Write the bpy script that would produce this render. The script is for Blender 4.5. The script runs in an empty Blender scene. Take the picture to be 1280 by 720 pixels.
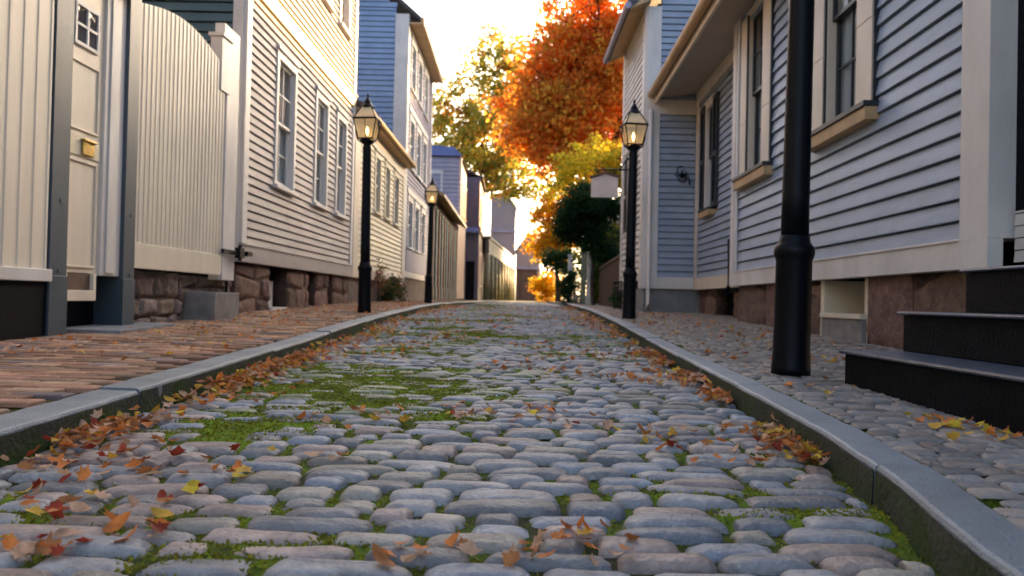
import bpy, math, random
import numpy as np
from mathutils import Vector, Matrix, noise
random.seed(11); rng = np.random.default_rng(5)
sc = bpy.context.scene; COL = sc.collection
rad = math.radians
U = random.uniform

# ------------------------------------------------------------------ materials
def M(name, c1, c2=None, scale=3., rough=.6, bump=0., bscale=40., spec=.5, metal=0., stretch=(1, 1, 1),
      contrast=(.35, .65), rvar=.0, speck=None, detail=5.):
    m = bpy.data.materials.new(name); m.use_nodes = True
    nt = m.node_tree; N = nt.nodes; L = nt.links
    b = N['Principled BSDF']
    b.inputs['Roughness'].default_value = rough; b.inputs['Metallic'].default_value = metal
    b.inputs['Specular IOR Level'].default_value = spec
    tc = N.new('ShaderNodeTexCoord'); mp = N.new('ShaderNodeMapping'); mp.inputs['Scale'].default_value = stretch
    L.new(tc.outputs['Object'], mp.inputs['Vector'])
    n1 = N.new('ShaderNodeTexNoise'); n1.inputs['Scale'].default_value = scale; n1.inputs['Detail'].default_value = detail
    n1.inputs['Roughness'].default_value = .65
    L.new(mp.outputs[0], n1.inputs['Vector'])
    mr = N.new('ShaderNodeMapRange'); mr.inputs[1].default_value = contrast[0]; mr.inputs[2].default_value = contrast[1]
    L.new(n1.outputs['Fac'], mr.inputs[0])
    mx = N.new('ShaderNodeMix'); mx.data_type = 'RGBA'
    c2 = c2 or tuple(x*.8 for x in c1)
    mx.inputs[6].default_value = (*c1, 1); mx.inputs[7].default_value = (*c2, 1)
    L.new(mr.outputs[0], mx.inputs[0])
    out = mx.outputs[2]
    if speck:
        n3 = N.new('ShaderNodeTexNoise'); n3.inputs['Scale'].default_value = speck[1]; n3.inputs['Detail'].default_value = 3
        L.new(tc.outputs['Object'], n3.inputs['Vector'])
        r3 = N.new('ShaderNodeMapRange'); r3.inputs[1].default_value = speck[2]; r3.inputs[2].default_value = speck[2]+.08
        L.new(n3.outputs['Fac'], r3.inputs[0])
        m3 = N.new('ShaderNodeMix'); m3.data_type = 'RGBA'; m3.inputs[7].default_value = (*speck[0], 1)
        L.new(out, m3.inputs[6]); L.new(r3.outputs[0], m3.inputs[0]); out = m3.outputs[2]
    at = N.new('ShaderNodeAttribute'); at.attribute_name = 'col'
    ml = N.new('ShaderNodeMix'); ml.data_type = 'RGBA'; ml.blend_type = 'MULTIPLY'; ml.inputs[0].default_value = 1
    L.new(out, ml.inputs[6]); L.new(at.outputs['Color'], ml.inputs[7]); L.new(ml.outputs[2], b.inputs['Base Color'])
    if rvar:
        mr2 = N.new('ShaderNodeMapRange'); mr2.inputs[3].default_value = rough-rvar; mr2.inputs[4].default_value = rough+rvar
        L.new(n1.outputs['Fac'], mr2.inputs[0]); L.new(mr2.outputs[0], b.inputs['Roughness'])
    if bump:
        n2 = N.new('ShaderNodeTexNoise'); n2.inputs['Scale'].default_value = bscale; n2.inputs['Detail'].default_value = 5
        L.new(mp.outputs[0], n2.inputs['Vector'])
        bp = N.new('ShaderNodeBump'); bp.inputs['Strength'].default_value = bump; bp.inputs['Distance'].default_value = .01
        L.new(n2.outputs['Fac'], bp.inputs['Height']); L.new(bp.outputs[0], b.inputs['Normal'])
    return m

def leafmat(name, trans=.5, rough=.6):
    m = bpy.data.materials.new(name); m.use_nodes = True
    nt = m.node_tree; N = nt.nodes; L = nt.links; N.clear()
    o = N.new('ShaderNodeOutputMaterial'); at = N.new('ShaderNodeAttribute'); at.attribute_name = 'col'
    p = N.new('ShaderNodeBsdfPrincipled'); p.inputs['Roughness'].default_value = rough; p.inputs['Specular IOR Level'].default_value = .25
    t = N.new('ShaderNodeBsdfTranslucent'); mx = N.new('ShaderNodeMixShader'); mx.inputs[0].default_value = trans
    tc = N.new('ShaderNodeTexCoord'); n1 = N.new('ShaderNodeTexNoise'); n1.inputs['Scale'].default_value = 30
    L.new(tc.outputs['Object'], n1.inputs['Vector'])
    mr = N.new('ShaderNodeMapRange'); mr.inputs[1].default_value = .3; mr.inputs[2].default_value = .7; mr.inputs[3].default_value = .6; mr.inputs[4].default_value = 1.15
    L.new(n1.outputs['Fac'], mr.inputs[0])
    ml = N.new('ShaderNodeMix'); ml.data_type = 'RGBA'; ml.blend_type = 'MULTIPLY'; ml.inputs[0].default_value = 1
    L.new(at.outputs['Color'], ml.inputs[6]); L.new(mr.outputs[0], ml.inputs[7])
    L.new(ml.outputs[2], p.inputs['Base Color']); L.new(ml.outputs[2], t.inputs['Color'])
    L.new(p.outputs[0], mx.inputs[1]); L.new(t.outputs[0], mx.inputs[2]); L.new(mx.outputs[0], o.inputs['Surface'])
    return m

def glassmat(name, tint, opacity, rough=.03):
    m = bpy.data.materials.new(name); m.use_nodes = True
    nt = m.node_tree; N = nt.nodes; L = nt.links; N.clear()
    o = N.new('ShaderNodeOutputMaterial'); g = N.new('ShaderNodeBsdfPrincipled')
    g.inputs['Base Color'].default_value = (*tint, 1); g.inputs['Roughness'].default_value = rough
    g.inputs['Specular IOR Level'].default_value = 1.; g.inputs['IOR'].default_value = 1.6
    t = N.new('ShaderNodeBsdfTransparent'); mx = N.new('ShaderNodeMixShader'); mx.inputs[0].default_value = opacity
    tc = N.new('ShaderNodeTexCoord'); n1 = N.new('ShaderNodeTexNoise'); n1.inputs['Scale'].default_value = 6
    bp = N.new('ShaderNodeBump'); bp.inputs['Strength'].default_value = .12; bp.inputs['Distance'].default_value = .01
    L.new(tc.outputs['Object'], n1.inputs['Vector']); L.new(n1.outputs['Fac'], bp.inputs['Height']); L.new(bp.outputs[0], g.inputs['Normal'])
    L.new(t.outputs[0], mx.inputs[1]); L.new(g.outputs[0], mx.inputs[2]); L.new(mx.outputs[0], o.inputs['Surface'])
    return m

MT = dict(
 cobble=M('cobble stone', (.34,.335,.32), (.18,.18,.178), 9, .5, .8, 60, .5, rvar=.1, speck=((.40,.39,.37), 90, .66)),
 setts=M('sidewalk stone', (.34,.295,.25), (.22,.195,.17), 11, .6, .6, 70, .4, speck=((.4,.38,.34), 90, .66)),
 brick=M('sidewalk brick', (.45,.25,.185), (.31,.165,.12), 10, .7, .6, 80, .3, speck=((.40,.30,.24), 60, .66)),
 joint=M('mossy soil', (.055,.055,.03), (.11,.15,.025), 5, .95, 1., 90, .2, contrast=(.42,.58)),
 earth=M('bare earth', (.15,.125,.10), (.09,.10,.05), 1.2, .95, .6, 30, .2),
 kerb=M('granite kerb', (.29,.345,.385), (.19,.23,.26), 3, .42, .5, 110, .6, rvar=.08, speck=((.16,.16,.15), 150, .6)),
 kerbmoss=M('mossy kerb face', (.085,.082,.07), (.06,.065,.035), 9, .9, 1., 60, .2, contrast=(.4,.6)),
 lilac=M('lilac clapboard paint', (.43,.375,.35), (.35,.305,.285), 2.6, .6, .2, 30, .35, stretch=(1,.5,2), speck=((.30,.27,.25), 22, .70)),
 belt=M('sunlit belt board', (.66,.50,.27), (.56,.42,.23), 2.5, .5, .12, 30),  # golden sunlight on a cream board is put into this colour
 white=M('white trim paint', (.76,.71,.65), (.62,.57,.51), 2.5, .5, .15, 40, .4, stretch=(1,1,.4), speck=((.48,.44,.38), 30, .70)),
 creamb=M('cream boards', (.82,.70,.54), (.71,.60,.46), 2., .5, .12, 30, .4, stretch=(1,2,.25)),
 cream=M('cream clapboard paint', (.78,.66,.42), (.64,.56,.44), 2., .55, .1, 30),
 peach=M('peach trim paint', (.76,.64,.50), (.66,.55,.42), 3., .5, .12, 40, stretch=(1,1,.4)),
 greyblue=M('grey blue clapboard paint', (.335,.40,.48), (.265,.32,.385), 2.6, .45, .2, 35, .5, stretch=(1,.5,2), speck=((.24,.26,.30), 22, .70)),
 blue=M('blue clapboard paint', (.25,.35,.50), (.21,.30,.43), 2., .55, .1, 30),
 teal=M('teal clapboard paint', (.075,.135,.14), (.055,.10,.105), 2., .5, .1, 30),
 mauve=M('mauve clapboard paint', (.40,.36,.44), (.33,.30,.37), 2., .6, .1, 30),
 slate=M('slate pilaster paint', (.06,.085,.105), (.045,.065,.08), 3., .45, .12, 40, stretch=(1,1,.3)),
 black=M('black cast iron', (.002,.003,.005), (.004,.005,.007), 8, .4, .15, 60, .16),
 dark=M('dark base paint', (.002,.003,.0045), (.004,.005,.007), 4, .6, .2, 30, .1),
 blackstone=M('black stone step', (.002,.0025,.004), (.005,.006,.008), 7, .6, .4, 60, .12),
 treadstone=M('black stone tread with sky sheen', (.05,.065,.10), (.08,.10,.14), 7, .33, .25, 60, 1., rvar=.08),  # blue sky reflection on the step tops is put into the base colour
 brownstone=M('brownstone block', (.23,.135,.10), (.12,.075,.06), 9, .85, 1., 45, .2, speck=((.33,.24,.19), 40, .62)),
 rubble=M('rubble stone', (.25,.18,.14), (.13,.10,.085), 6, .85, 1., 40, .2, speck=((.32,.28,.23), 30, .62)),
 granite=M('granite block', (.30,.27,.24), (.20,.18,.165), 8, .75, .8, 80, .3, speck=((.13,.12,.11), 120, .6)),
 concrete=M('grey rendered footing', (.27,.27,.265), (.19,.19,.185), 4, .85, .4, 50, .3),
 roof=M('grey shingle roof', (.13,.12,.12), (.08,.075,.08), 6, .85, .6, 40, .2),
 blueroof=M('blue painted roof', (.10,.15,.32), (.08,.12,.26), 3, .6, .2, 40),
 tan=M('tan wood soffit', (.55,.35,.17), (.43,.27,.13), 3, .6, .15, 40),
 soffit=M('soffit boards', (.50,.42,.34), (.42,.35,.28), 2, .6, .1, 30),
 brownwood=M('brown wood', (.16,.09,.055), (.10,.055,.035), 5, .7, .4, 40, stretch=(1,1,.3)),
 greenwood=M('dull green painted wood', (.10,.13,.125), (.07,.09,.09), 5, .6, .2, 40),
 navy=M('navy painted boards', (.10,.115,.17), (.075,.09,.13), 3, .6, .1, 40),
 orangebrick=M('orange brown boards', (.20,.105,.065), (.14,.075,.045), 3, .7, .3, 40),
 limewood=M('pale lime painted columns', (.27,.28,.16), (.2,.21,.12), 3, .6, .1, 40),
 pink=M('pink grey clapboard paint', (.36,.30,.29), (.30,.25,.245), 1, .7, .1, 30),
 bark=M('tree bark', (.10,.07,.05), (.05,.038,.03), 8, .9, 1., 30, .2, stretch=(1,1,.3)),
 brass=M('brass plate', (.62,.42,.12), (.45,.3,.08), 9, .35, .2, 60, .5, .8),
 curtain=M('window curtain', (.62,.66,.64), (.46,.50,.49), 1, .9, .1, 20, .2, stretch=(14,14,.3)),
 interior=M('dark room', (.02,.02,.022), (.03,.03,.03), 2, .9),
 blackframe=M('black sash paint', (.02,.022,.024), (.03,.03,.033), 4, .4, .1, 40),
 signface=M('cream sign board', (.74,.62,.54), (.68,.56,.48), 4, .6, .1, 40),
 leaf=leafmat('leaf', .68), dryleaf=leafmat('fallen leaf', .25, .6), mosstuft=leafmat('moss', .25, .9),
 glass=glassmat('window glass', (.05,.06,.065), .30), farglass=glassmat('dark window glass', (.05,.055,.065), .8),
 lampglass=glassmat('lantern glass', (.85,.68,.36), .75, .35),
)
def emis(name, c, s):
    m = bpy.data.materials.new(name); m.use_nodes = True; b = m.node_tree.nodes['Principled BSDF']
    b.inputs['Base Color'].default_value = (*c, 1); b.inputs['Emission Color'].default_value = (*c, 1); b.inputs['Emission Strength'].default_value = s
    return m
MT['flame'] = emis('gas mantle', (1., .62, .22), 6.)

# ------------------------------------------------------------------ objects
def tag(o, label=None, cat=None, group=None, kind=None):
    if label: o['label'] = label
    if cat: o['category'] = cat
    if group: o['group'] = group
    if kind: o['kind'] = kind
    return o
ORG = {}
def empty(name, loc, label, cat, group=None):
    o = bpy.data.objects.new(name, None); COL.objects.link(o); o.location = loc; o.empty_display_size = .2
    ORG[o.name] = Vector(loc); return tag(o, label, cat, group)

class MB:
    def __init__(s): s.v = []; s.f = []; s.c = []; s.cc = (1, 1, 1)
    def add(s, vs, fs):
        k = len(s.v); s.v += [tuple(v) for v in vs]; s.c += [s.cc]*len(vs); s.f += [tuple(i+k for i in f) for f in fs]
    def hexa(s, p):   # p: 8 points, bottom ring then top ring
        s.add(p, [(3,2,1,0), (4,5,6,7), (0,1,5,4), (1,2,6,5), (2,3,7,6), (3,0,4,7)])
    def box(s, x0, x1, y0, y1, z0, z1):
        s.hexa([(x0,y0,z0),(x1,y0,z0),(x1,y1,z0),(x0,y1,z0),(x0,y0,z1),(x1,y0,z1),(x1,y1,z1),(x0,y1,z1)])
    def prism(s, poly, a, b):   # poly lists of 3D pts, a/b: offsets vectors
        n = len(poly); A = [Vector(p)+Vector(a) for p in poly]; B = [Vector(p)+Vector(b) for p in poly]
        s.add(A+B, [tuple(range(n))[::-1], tuple(range(n, 2*n))]+[(i, (i+1) % n, n+(i+1) % n, n+i) for i in range(n)])
    def tube(s, pts, rs, n=8):
        pts = [Vector(p) for p in pts]; rings = []
        for i, p in enumerate(pts):
            d = (pts[min(i+1, len(pts)-1)]-pts[max(i-1, 0)]).normalized()
            u = d.orthogonal().normalized() if abs(d.z) < .95 else Vector((1, 0, 0)); u = (u-d*u.dot(d)).normalized(); w = d.cross(u)
            rings.append([p+(u*math.cos(2*math.pi*k/n)+w*math.sin(2*math.pi*k/n))*rs[i] for k in range(n)])
        vs = [q for r in rings for q in r]; fs = []
        for i in range(len(pts)-1):
            for k in range(n): fs.append((i*n+k, i*n+(k+1) % n, (i+1)*n+(k+1) % n, (i+1)*n+k))
        fs += [tuple(range(n))[::-1], tuple(range(len(vs)-n, len(vs)))]
        s.add(vs, fs)
    def lathe(s, c, prof, n=16, ph=0.):
        vs = []; fs = []
        for r, z in prof: vs += [(c[0]+r*math.cos(ph+2*math.pi*k/n), c[1]+r*math.sin(ph+2*math.pi*k/n), c[2]+z) for k in range(n)]
        for i in range(len(prof)-1):
            for k in range(n): fs.append((i*n+k, i*n+(k+1) % n, (i+1)*n+(k+1) % n, (i+1)*n+k))
        fs += [tuple(range(n))[::-1], tuple(range(len(vs)-n, len(vs)))]
        s.add(vs, fs)
    def build(s, name, mat, parent=None, org=None, bev=0., smooth=False, label=None):
        if parent is not None: off = ORG[parent.name]
        else: off = Vector(org) if org is not None else Vector((0, 0, 0))
        me = bpy.data.meshes.new(name)
        v = np.array(s.v, dtype=np.float64)-np.array(off)
        me.from_pydata(v.tolist(), [], s.f)
        ca = me.color_attributes.new('col', 'FLOAT_COLOR', 'POINT')
        c = np.ones((len(s.c), 4), dtype=np.float32); c[:, :3] = np.array(s.c); ca.data.foreach_set('color', c.ravel())
        me.materials.append(MT[mat] if isinstance(mat, str) else mat)
        if smooth: me.polygons.foreach_set('use_smooth', [True]*len(me.polygons))
        me.update()
        o = bpy.data.objects.new(name, me); COL.objects.link(o)
        ORG[o.name] = off
        if parent is not None: o.parent = parent
        else: o.location = off
        if bev:
            md = o.modifiers.new('bevel', 'BEVEL'); md.width = bev; md.segments = 2; md.limit_method = 'ANGLE'; md.angle_limit = rad(40)
            md.harden_normals = False
        if label: o['label'] = label
        return o

class Fr:   # wall frame: s along the wall, d outwards, z up
    def __init__(f, p, t, n):
        f.p = Vector((*p, 0)); f.t = Vector((*t, 0)).normalized(); f.n = Vector((*n, 0)).normalized()
    def pt(f, s, d, z): q = f.p+f.t*s+f.n*d; q.z = z; return q
def wbox(mb, F, s0, s1, d0, d1, z0, z1):
    P = F.pt
    mb.hexa([P(s0,d0,z0), P(s1,d0,z0), P(s1,d1,z0), P(s0,d1,z0), P(s0,d0,z1), P(s1,d0,z1), P(s1,d1,z1), P(s0,d1,z1)])
GAP = .016
def clap(mb, F, s0, s1, z0, z1, ex=.115, lip=.028, holes=(), jit=.04, shape=None, gap=None):
    z = z0
    while z < z1-.01:
        zt = min(z+ex, z1); a, b = s0, s1
        if shape: a, b = shape(z+ex*.5, s0, s1)
        segs = [(a, b)]
        for h in holes:
            if z+ex*.5 > h[2] and z+ex*.5 < h[3]:
                ns = []
                for q in segs:
                    if h[0] > q[0]: ns.append((q[0], min(q[1], h[0])))
                    if h[1] < q[1]: ns.append((max(q[0], h[1]), q[1]))
                segs = [q for q in ns if q[1]-q[0] > .01]
        for q in segs:
            cuts = [q[0]]; x = q[0]+U(.8, 4.)
            while x < q[1]-.5: cuts.append(x); x += U(2., 4.2)
            cuts.append(q[1])
            for i in range(len(cuts)-1):
                k = 1+U(-jit, jit); mb.cc = (k, k*(1+U(-.01, .01)), k*(1+U(-.015, .015)))
                A, B = cuts[i]+(.0012 if i else 0), cuts[i+1]
                l0 = lip+U(-.002, .002); dz = U(-.0015, .0015); P = F.pt
                gp = GAP if gap is None else gap
                mb.add([P(A,-.045,z+dz), P(B,-.045,z+dz), P(B,l0,z+dz), P(A,l0,z+dz), P(B,l0-.001,z+dz+.012), P(A,l0-.001,z+dz+.012), P(B,.006,zt-gp), P(A,.006,zt-gp), P(B,-.045,zt-gp-.004), P(A,-.045,zt-gp-.004)],
                       [(0,1,2,3), (3,2,4,5), (5,4,6,7), (7,6,8,9), (0,3,5,7,9), (1,8,6,4,2), (9,8,1,0)])
        z += ex
    mb.cc = (1, 1, 1)
    hs = sorted(set([z0, z1]+[h[2] for h in holes if z0 < h[2] < z1]+[h[3] for h in holes if z0 < h[3] < z1]))
    if not shape:
        for za, zb in zip(hs, hs[1:]):
            x = s0
            for h in sorted(h for h in holes if h[2] < (za+zb)/2 < h[3]):
                if h[0] > x: wbox(mb, F, x, h[0], -.09, -.046, za, zb)
                x = h[1]
            if s1 > x: wbox(mb, F, x, s1, -.09, -.046, za, zb)
def wallF_left(off=0.): return Fr((-3.5+off, 0), (.01, 1), (1, -.01))
def wallF_right(off=0.): return Fr((2.85+off, 0), (.025, 1), (-1, .025))

def window(par, F, s0, s1, z0, z1, trim='white', sash='white', nx=2, nu=2, nl=2, cas=.11, proud=.045, curtain=False,
           shutters=None, sill=None, glass='glass', meet=.5, casfar=None, cw_=.46):
    fr = MB()
    a, b = s0+cas, s1-(casfar or cas); zt = z1-cas*1.15; zb = z0+.05
    wbox(fr, F, s0, a, -.10, proud, z0, z1); wbox(fr, F, b, s1, -.10, proud, z0, z1)
    wbox(fr, F, a, b, -.10, proud-.002, zt, z1); wbox(fr, F, s0-.03, s1+.03, -.02, proud+.03, z1, z1+.04)
    if not sill: wbox(fr, F, s0-.035, s1+.035, -.10, proud+.05, z0-.055, z0)
    wbox(fr, F, a, b, -.10, .0, z0, zb)
    fo = fr.build('window', trim, par, bev=.004)
    if sill:
        sl = MB(); wbox(sl, F, s0-.05, s1+.05, -.08, proud+.085, z0-.135, z0-.035); sl.build('sill', sill, fo, bev=.005)
        s2 = MB(); wbox(s2, F, s0-.06, s1+.06, -.08, proud+.10, z0-.032, z0+.0); s2.build('sill_cap', 'blackframe', fo, bev=.004)
    zm = zb+(zt-zb)*meet; sm = MB()
    def sash_(za, zc, d, n, w):
        wbox(sm, F, a, a+w, d-.035, d, za, zc); wbox(sm, F, b-w, b, d-.035, d, za, zc)
        wbox(sm, F, a+w, b-w, d-.035, d-.001, za, za+w); wbox(sm, F, a+w, b-w, d-.035, d-.001, zc-w, zc)
        for i in range(1, nx):
            x = a+w+(b-a-2*w)*i/nx; wbox(sm, F, x-.009, x+.009, d-.028, d-.006, za+w, zc-w)
        for i in range(1, n):
            y = za+w+(zc-za-2*w)*i/n; wbox(sm, F, a+w, b-w, d-.03, d-.008, y-.011, y+.011)
    sash_(zb, zm+.02, -.055, nl, .045); sash_(zm-.02, zt, -.015, nu, .04)
    sm.build('sash', sash, fo)
    g = MB(); P = F.pt
    g.add([P(a, -.075, zb), P(b, -.075, zb), P(b, -.075, zm), P(a, -.075, zm)], [(0,1,2,3)])
    g.add([P(a, -.035, zm), P(b, -.035, zm), P(b, -.035, zt), P(a, -.035, zt)], [(0,1,2,3)])
    g.build('pane', glass, fo)
    if curtain:
        c = MB(); n = 24
        for (u0, u1) in ((a, a+(b-a)*cw_), (b-(b-a)*cw_, b)):
            vs = []
            for i in range(n+1):
                u = u0+(u1-u0)*i/n; d = -.12+.018*math.sin(i*1.7)+.008*math.sin(i*.6)
                vs += [P(u, d, zb), P(u, d*1.0, zt)]
            c.add(vs, [(2*i, 2*i+2, 2*i+3, 2*i+1) for i in range(n)])
        c.build('curtain', 'curtain', fo, smooth=True)
    if shutters:
        col, w0, w1 = shutters
        for (x0, x1) in ((s0-w0, s0-.005), (s1+.005, s1+w1)):
            if x1-x0 < .05: continue
            sh = MB(); wbox(sh, F, x0, x0+.05, .02, .075, z0, z1); wbox(sh, F, x1-.05, x1, .02, .075, z0, z1)
            for zz in (z0, z0+(z1-z0)*.45, z1-.08): wbox(sh, F, x0+.05, x1-.05, .02, .073, zz, zz+.08)
            zz = z0+.09
            while zz < z1-.1:
                P = F.pt; sh.add([P(x0+.05,.03,zz+.03), P(x1-.05,.03,zz+.03), P(x1-.05,.065,zz), P(x0+.05,.065,zz)], [(0,1,2,3)]); zz += .036
            sh.build('shutter', col, fo)
    return fo

def gable(mb, x0, x1, y0, y1, z, h, ov=.3, th=.12, axis='y', oe=.15):
    """gable roof; ridge along axis"""
    if axis == 'y':
        xm = (x0+x1)/2; sl = h/((x1-x0)/2)
        for sg, xe in ((-1, x0-ov), (1, x1+ov)):
            ze = z-sl*ov
            mb.hexa([(xe,y0-oe,ze),(xm,y0-oe,z+h),(xm,y1+oe,z+h),(xe,y1+oe,ze),(xe,y0-oe,ze+th),(xm,y0-oe,z+h+th),(xm,y1+oe,z+h+th),(xe,y1+oe,ze+th)])
    else:
        ym = (y0+y1)/2; sl = h/((y1-y0)/2)
        for ye in (y0-ov, y1+ov):
            ze = z-sl*ov
            mb.hexa([(x0-oe,ye,ze),(x1+oe,ye,ze),(x1+oe,ym,z+h),(x0-oe,ym,z+h),(x0-oe,ye,ze+th),(x1+oe,ye,ze+th),(x1+oe,ym,z+h+th),(x0-oe,ym,z+h+th)])

# ------------------------------------------------------------------ ground profile
PR = [(-60, -1.2), (0, -.53), (10, -.33), (15, -.25), (20, -.205), (30, -.17), (50, -.15), (5000, -.15)]
def g(y):
    for (a, b), (c, e) in zip(PR, PR[1:]):
        if y <= c: return b+(e-b)*(y-a)/(c-a)
    return -.15
def lerp(T, y):
    if y <= T[0][0]: return T[0][1]
    for (a, b), (c, e) in zip(T, T[1:]):
        if y <= c: return b+(e-b)*(y-a)/(c-a)
    return T[-1][1]
KL = [(-6,-1.40),(2.3,-1.42),(4,-1.44),(6,-1.50),(10,-1.64),(17,-1.72),(25,-1.62),(31,-1.35),(50,-1.2),(62,-1.1),(90,.8)]
KR = [(-6,.55),(.5,.68),(1.5,.84),(1.9,.92),(2.5,.995),(3.3,1.04),(5,1.10),(7.5,1.2),(12.7,1.41),(23,1.76),(36,2.3),(60,2.7),(90,3.8)]
kl = lambda y: lerp(KL, y); kr = lambda y: lerp(KR, y)
KH = .09; KWL = .16; KWR = .13
ys = [-60, -20, -5, 0, 5, 10, 15, 20, 30, 50, 80, 150, 400, 1500]
mb = MB(); xs = [-1200, -100, -20, -8, 0, 8, 20, 100, 1200]
mb.add([(x, y, g(y)-.09) for y in ys for x in xs], [(j*9+i, j*9+i+1, (j+1)*9+i+1, (j+1)*9+i) for j in range(len(ys)-1) for i in range(8)])
tag(mb.build('ground', 'earth'), kind='structure')

nz = lambda x, y, s, k=0.: noise.noise(Vector((x*s+k, y*s-k, k*.37)))
def mossy(x, y):   # how green the joints are
    m = .34+.45*nz(x, y, .55, 3.1)+.5*nz(x, y, 1.9, 9.2)+.45*nz(x*.8, y*2, 4.5, 1.2)
    m += .55*max(0, 1-abs(x+.8)/1.25)*min(1, max(0, (y-2.6)/1.6))
    return m
# base sheet of the road with moss welling up in the joints
def road_base():
    mb = MB(); Y = []; y = -4.
    while y < 100: Y.append(y); y += .035 if .9 < y < 9 else (.12 if 9 <= y < 24 else 1.)
    nx = 90
    for y in Y:
        a, b = kl(y)-.03, kr(y)+.03
        for i in range(nx+1):
            x = a+(b-a)*i/nx; m = mossy(x, y)
            z = g(y)-.024+.010*nz(x, y, 14)+max(0, min(.016, (m-.4)*.03))
            k = max(0, min(1, m*1.1)); mb.cc = (.8+.6*k, .8+1.0*k, .8-.1*k)
            mb.v.append((x, y, z)); mb.c.append(mb.cc)
    n = nx+1
    mb.f = [(j*n+i, j*n+i+1, (j+1)*n+i+1, (j+1)*n+i) for j in range(len(Y)-1) for i in range(nx)]
    return mb.build('road_bed', 'joint', smooth=True)
tag(road_base(), kind='structure')

def stones(name, mat, y0, y1, pitch, length, xa, xb, zf, pal, tilt=1., hgt=.03, gap=.018, near=7., jit=.006, gapx=None, kind='structure', power=.5):
    V = []; F = []; C = []; k = 0; y = y0; r = 0
    while y < y1:
        p = pitch*U(.86, 1.16)*(1. if y < 16 else 1.25)
        x = xa(y)+.01-U(0, length*.6); X1 = xb(y)-.01; r += 1
        while x < X1-.03:
            w = length*random.choice((.62, .8, .95, 1.05, 1.2, 1.4))*U(.92, 1.08)*(1. if y < 16 else 1.2)
            x0 = max(x, xa(y)+.008); x1 = min(x+w, X1); x += w
            if x1-x0 < .05: continue
            cx, cy = (x0+x1)/2, y+p/2+.012*nz(x0, y, 1.1, 5)+U(-.004, .004); a = (x1-x0-(gapx or gap)*U(.6, 1.5))/2; b = (p-gap*U(.6, 1.4))/2*U(.92, 1.03)
            zc = zf(cx, cy)+U(-jit, jit)
            tx, ty = U(-.035, .035)*tilt, U(-.06, .06)*tilt; rot = U(-.04, .04); cr, sr = math.cos(rot), math.sin(rot)
            na, rr = (22, (.45, .72, .88, .96, 1.)) if y < near else ((10, (.7, 1.)) if y < near*2.5 else (8, (.75, 1.)))
            ph = [U(0, 6.28) for _ in range(3)]; pw = power*U(.8, 1.2)
            base = k; V.append((cx, cy, zc)); k += 1
            for q in rr:
                hz = -hgt*(1-math.sqrt(max(0, 1-q**5.5*.975))) if q < 1 else -hgt*1.05
                for j in range(na):
                    th = 2*math.pi*j/na; c, s = math.cos(th), math.sin(th)
                    ir = 1+.04*math.sin(2*th+ph[0])+.035*math.sin(3*th+ph[1])+.022*math.sin(5*th+ph[2])
                    lx = a*math.copysign(abs(c)**pw, c)*q*ir; ly = b*math.copysign(abs(s)**pw, s)*q*min(ir, 1.04)
                    V.append((cx+lx*cr-ly*sr, cy+lx*sr+ly*cr, zc+hz*U(.85, 1.15)+lx*tx+ly*ty+(U(-.0012, .0012) if y < near else 0)+.0022*math.sin(th*2+ph[2])*q)); k += 1
            V_last = k
            F += [(base, base+1+j, base+1+(j+1) % na) for j in range(na)]
            for t in range(len(rr)-1):
                o = base+1+t*na
                F += [(o+j, o+na+j, o+na+(j+1) % na, o+(j+1) % na) for j in range(na)]
            c = pal(cx, cy); C += [c]*(k-base)
        y += p
    mb = MB(); mb.v = V; mb.f = F; mb.c = C
    return tag(mb.build(name, mat, smooth=True), kind=kind)
def pal_road(x, y):
    r = random.random(); k = U(.62, 1.25)
    if r < .12 or (x < -.75 and y < 2.6 and r < .6): c = (1.3, 1.02, .92)
    elif r < .30: c = (1.12, 1.03, .9)
    elif r < .55: c = (.88, .97, 1.12)
    else: c = (1, 1, 1.04)
    m = mossy(x, y)
    if y > 3.2 and m > .55 and random.random() < .30+.5*(m > .8): c = (c[0]*.84, c[1]*.98, c[2]*.6)
    return tuple(v*k for v in c)
def zroad(x, y): return g(y)-.004*abs(math.sin(x*2.+y))-(.006 if mossy(x, y) > .95 else 0)
stones('cobblestone_road', 'cobble', -.2, 58, .092, .195, kl, kr, zroad, pal_road, hgt=.027, gap=.003, power=.36, gapx=.017)
def pal_set(x, y):
    k = U(.6, 1.25); r = random.random()
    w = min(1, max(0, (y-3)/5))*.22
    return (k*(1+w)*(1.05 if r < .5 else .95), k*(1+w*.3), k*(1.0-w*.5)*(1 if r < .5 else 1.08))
rs_a = lambda y: kr(y)+KWR
rs_b = lambda y: 2.85+.025*y+.55 if 0 < y < 15 else (2.5 if y < 19 else 3.4)
stones('cobbled_sidewalk', 'setts', -.2, 34, .070, .118, rs_a, rs_b, lambda x, y: g(y)+KH+.004*nz(x, y, 2.), pal_set, hgt=.012, gap=.006, near=5, jit=.002, power=.30, gapx=.009, tilt=.4)
mb = MB(); Y = [i*.5-4 for i in range(0, 190)]
for y in Y:
    for i in range(5): mb.v.append((rs_a(y)-.01+(4.2-rs_a(y))*i/4, y, g(y)+KH-.018)); mb.c.append((.8, .75, .6) if i else (1., 1.6, .6))
mb.f = [(j*5+i, j*5+i+1, (j+1)*5+i+1, (j+1)*5+i) for j in range(len(Y)-1) for i in range(4)]
tag(mb.build('sidewalk_bed', 'joint'), kind='structure')
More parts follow.
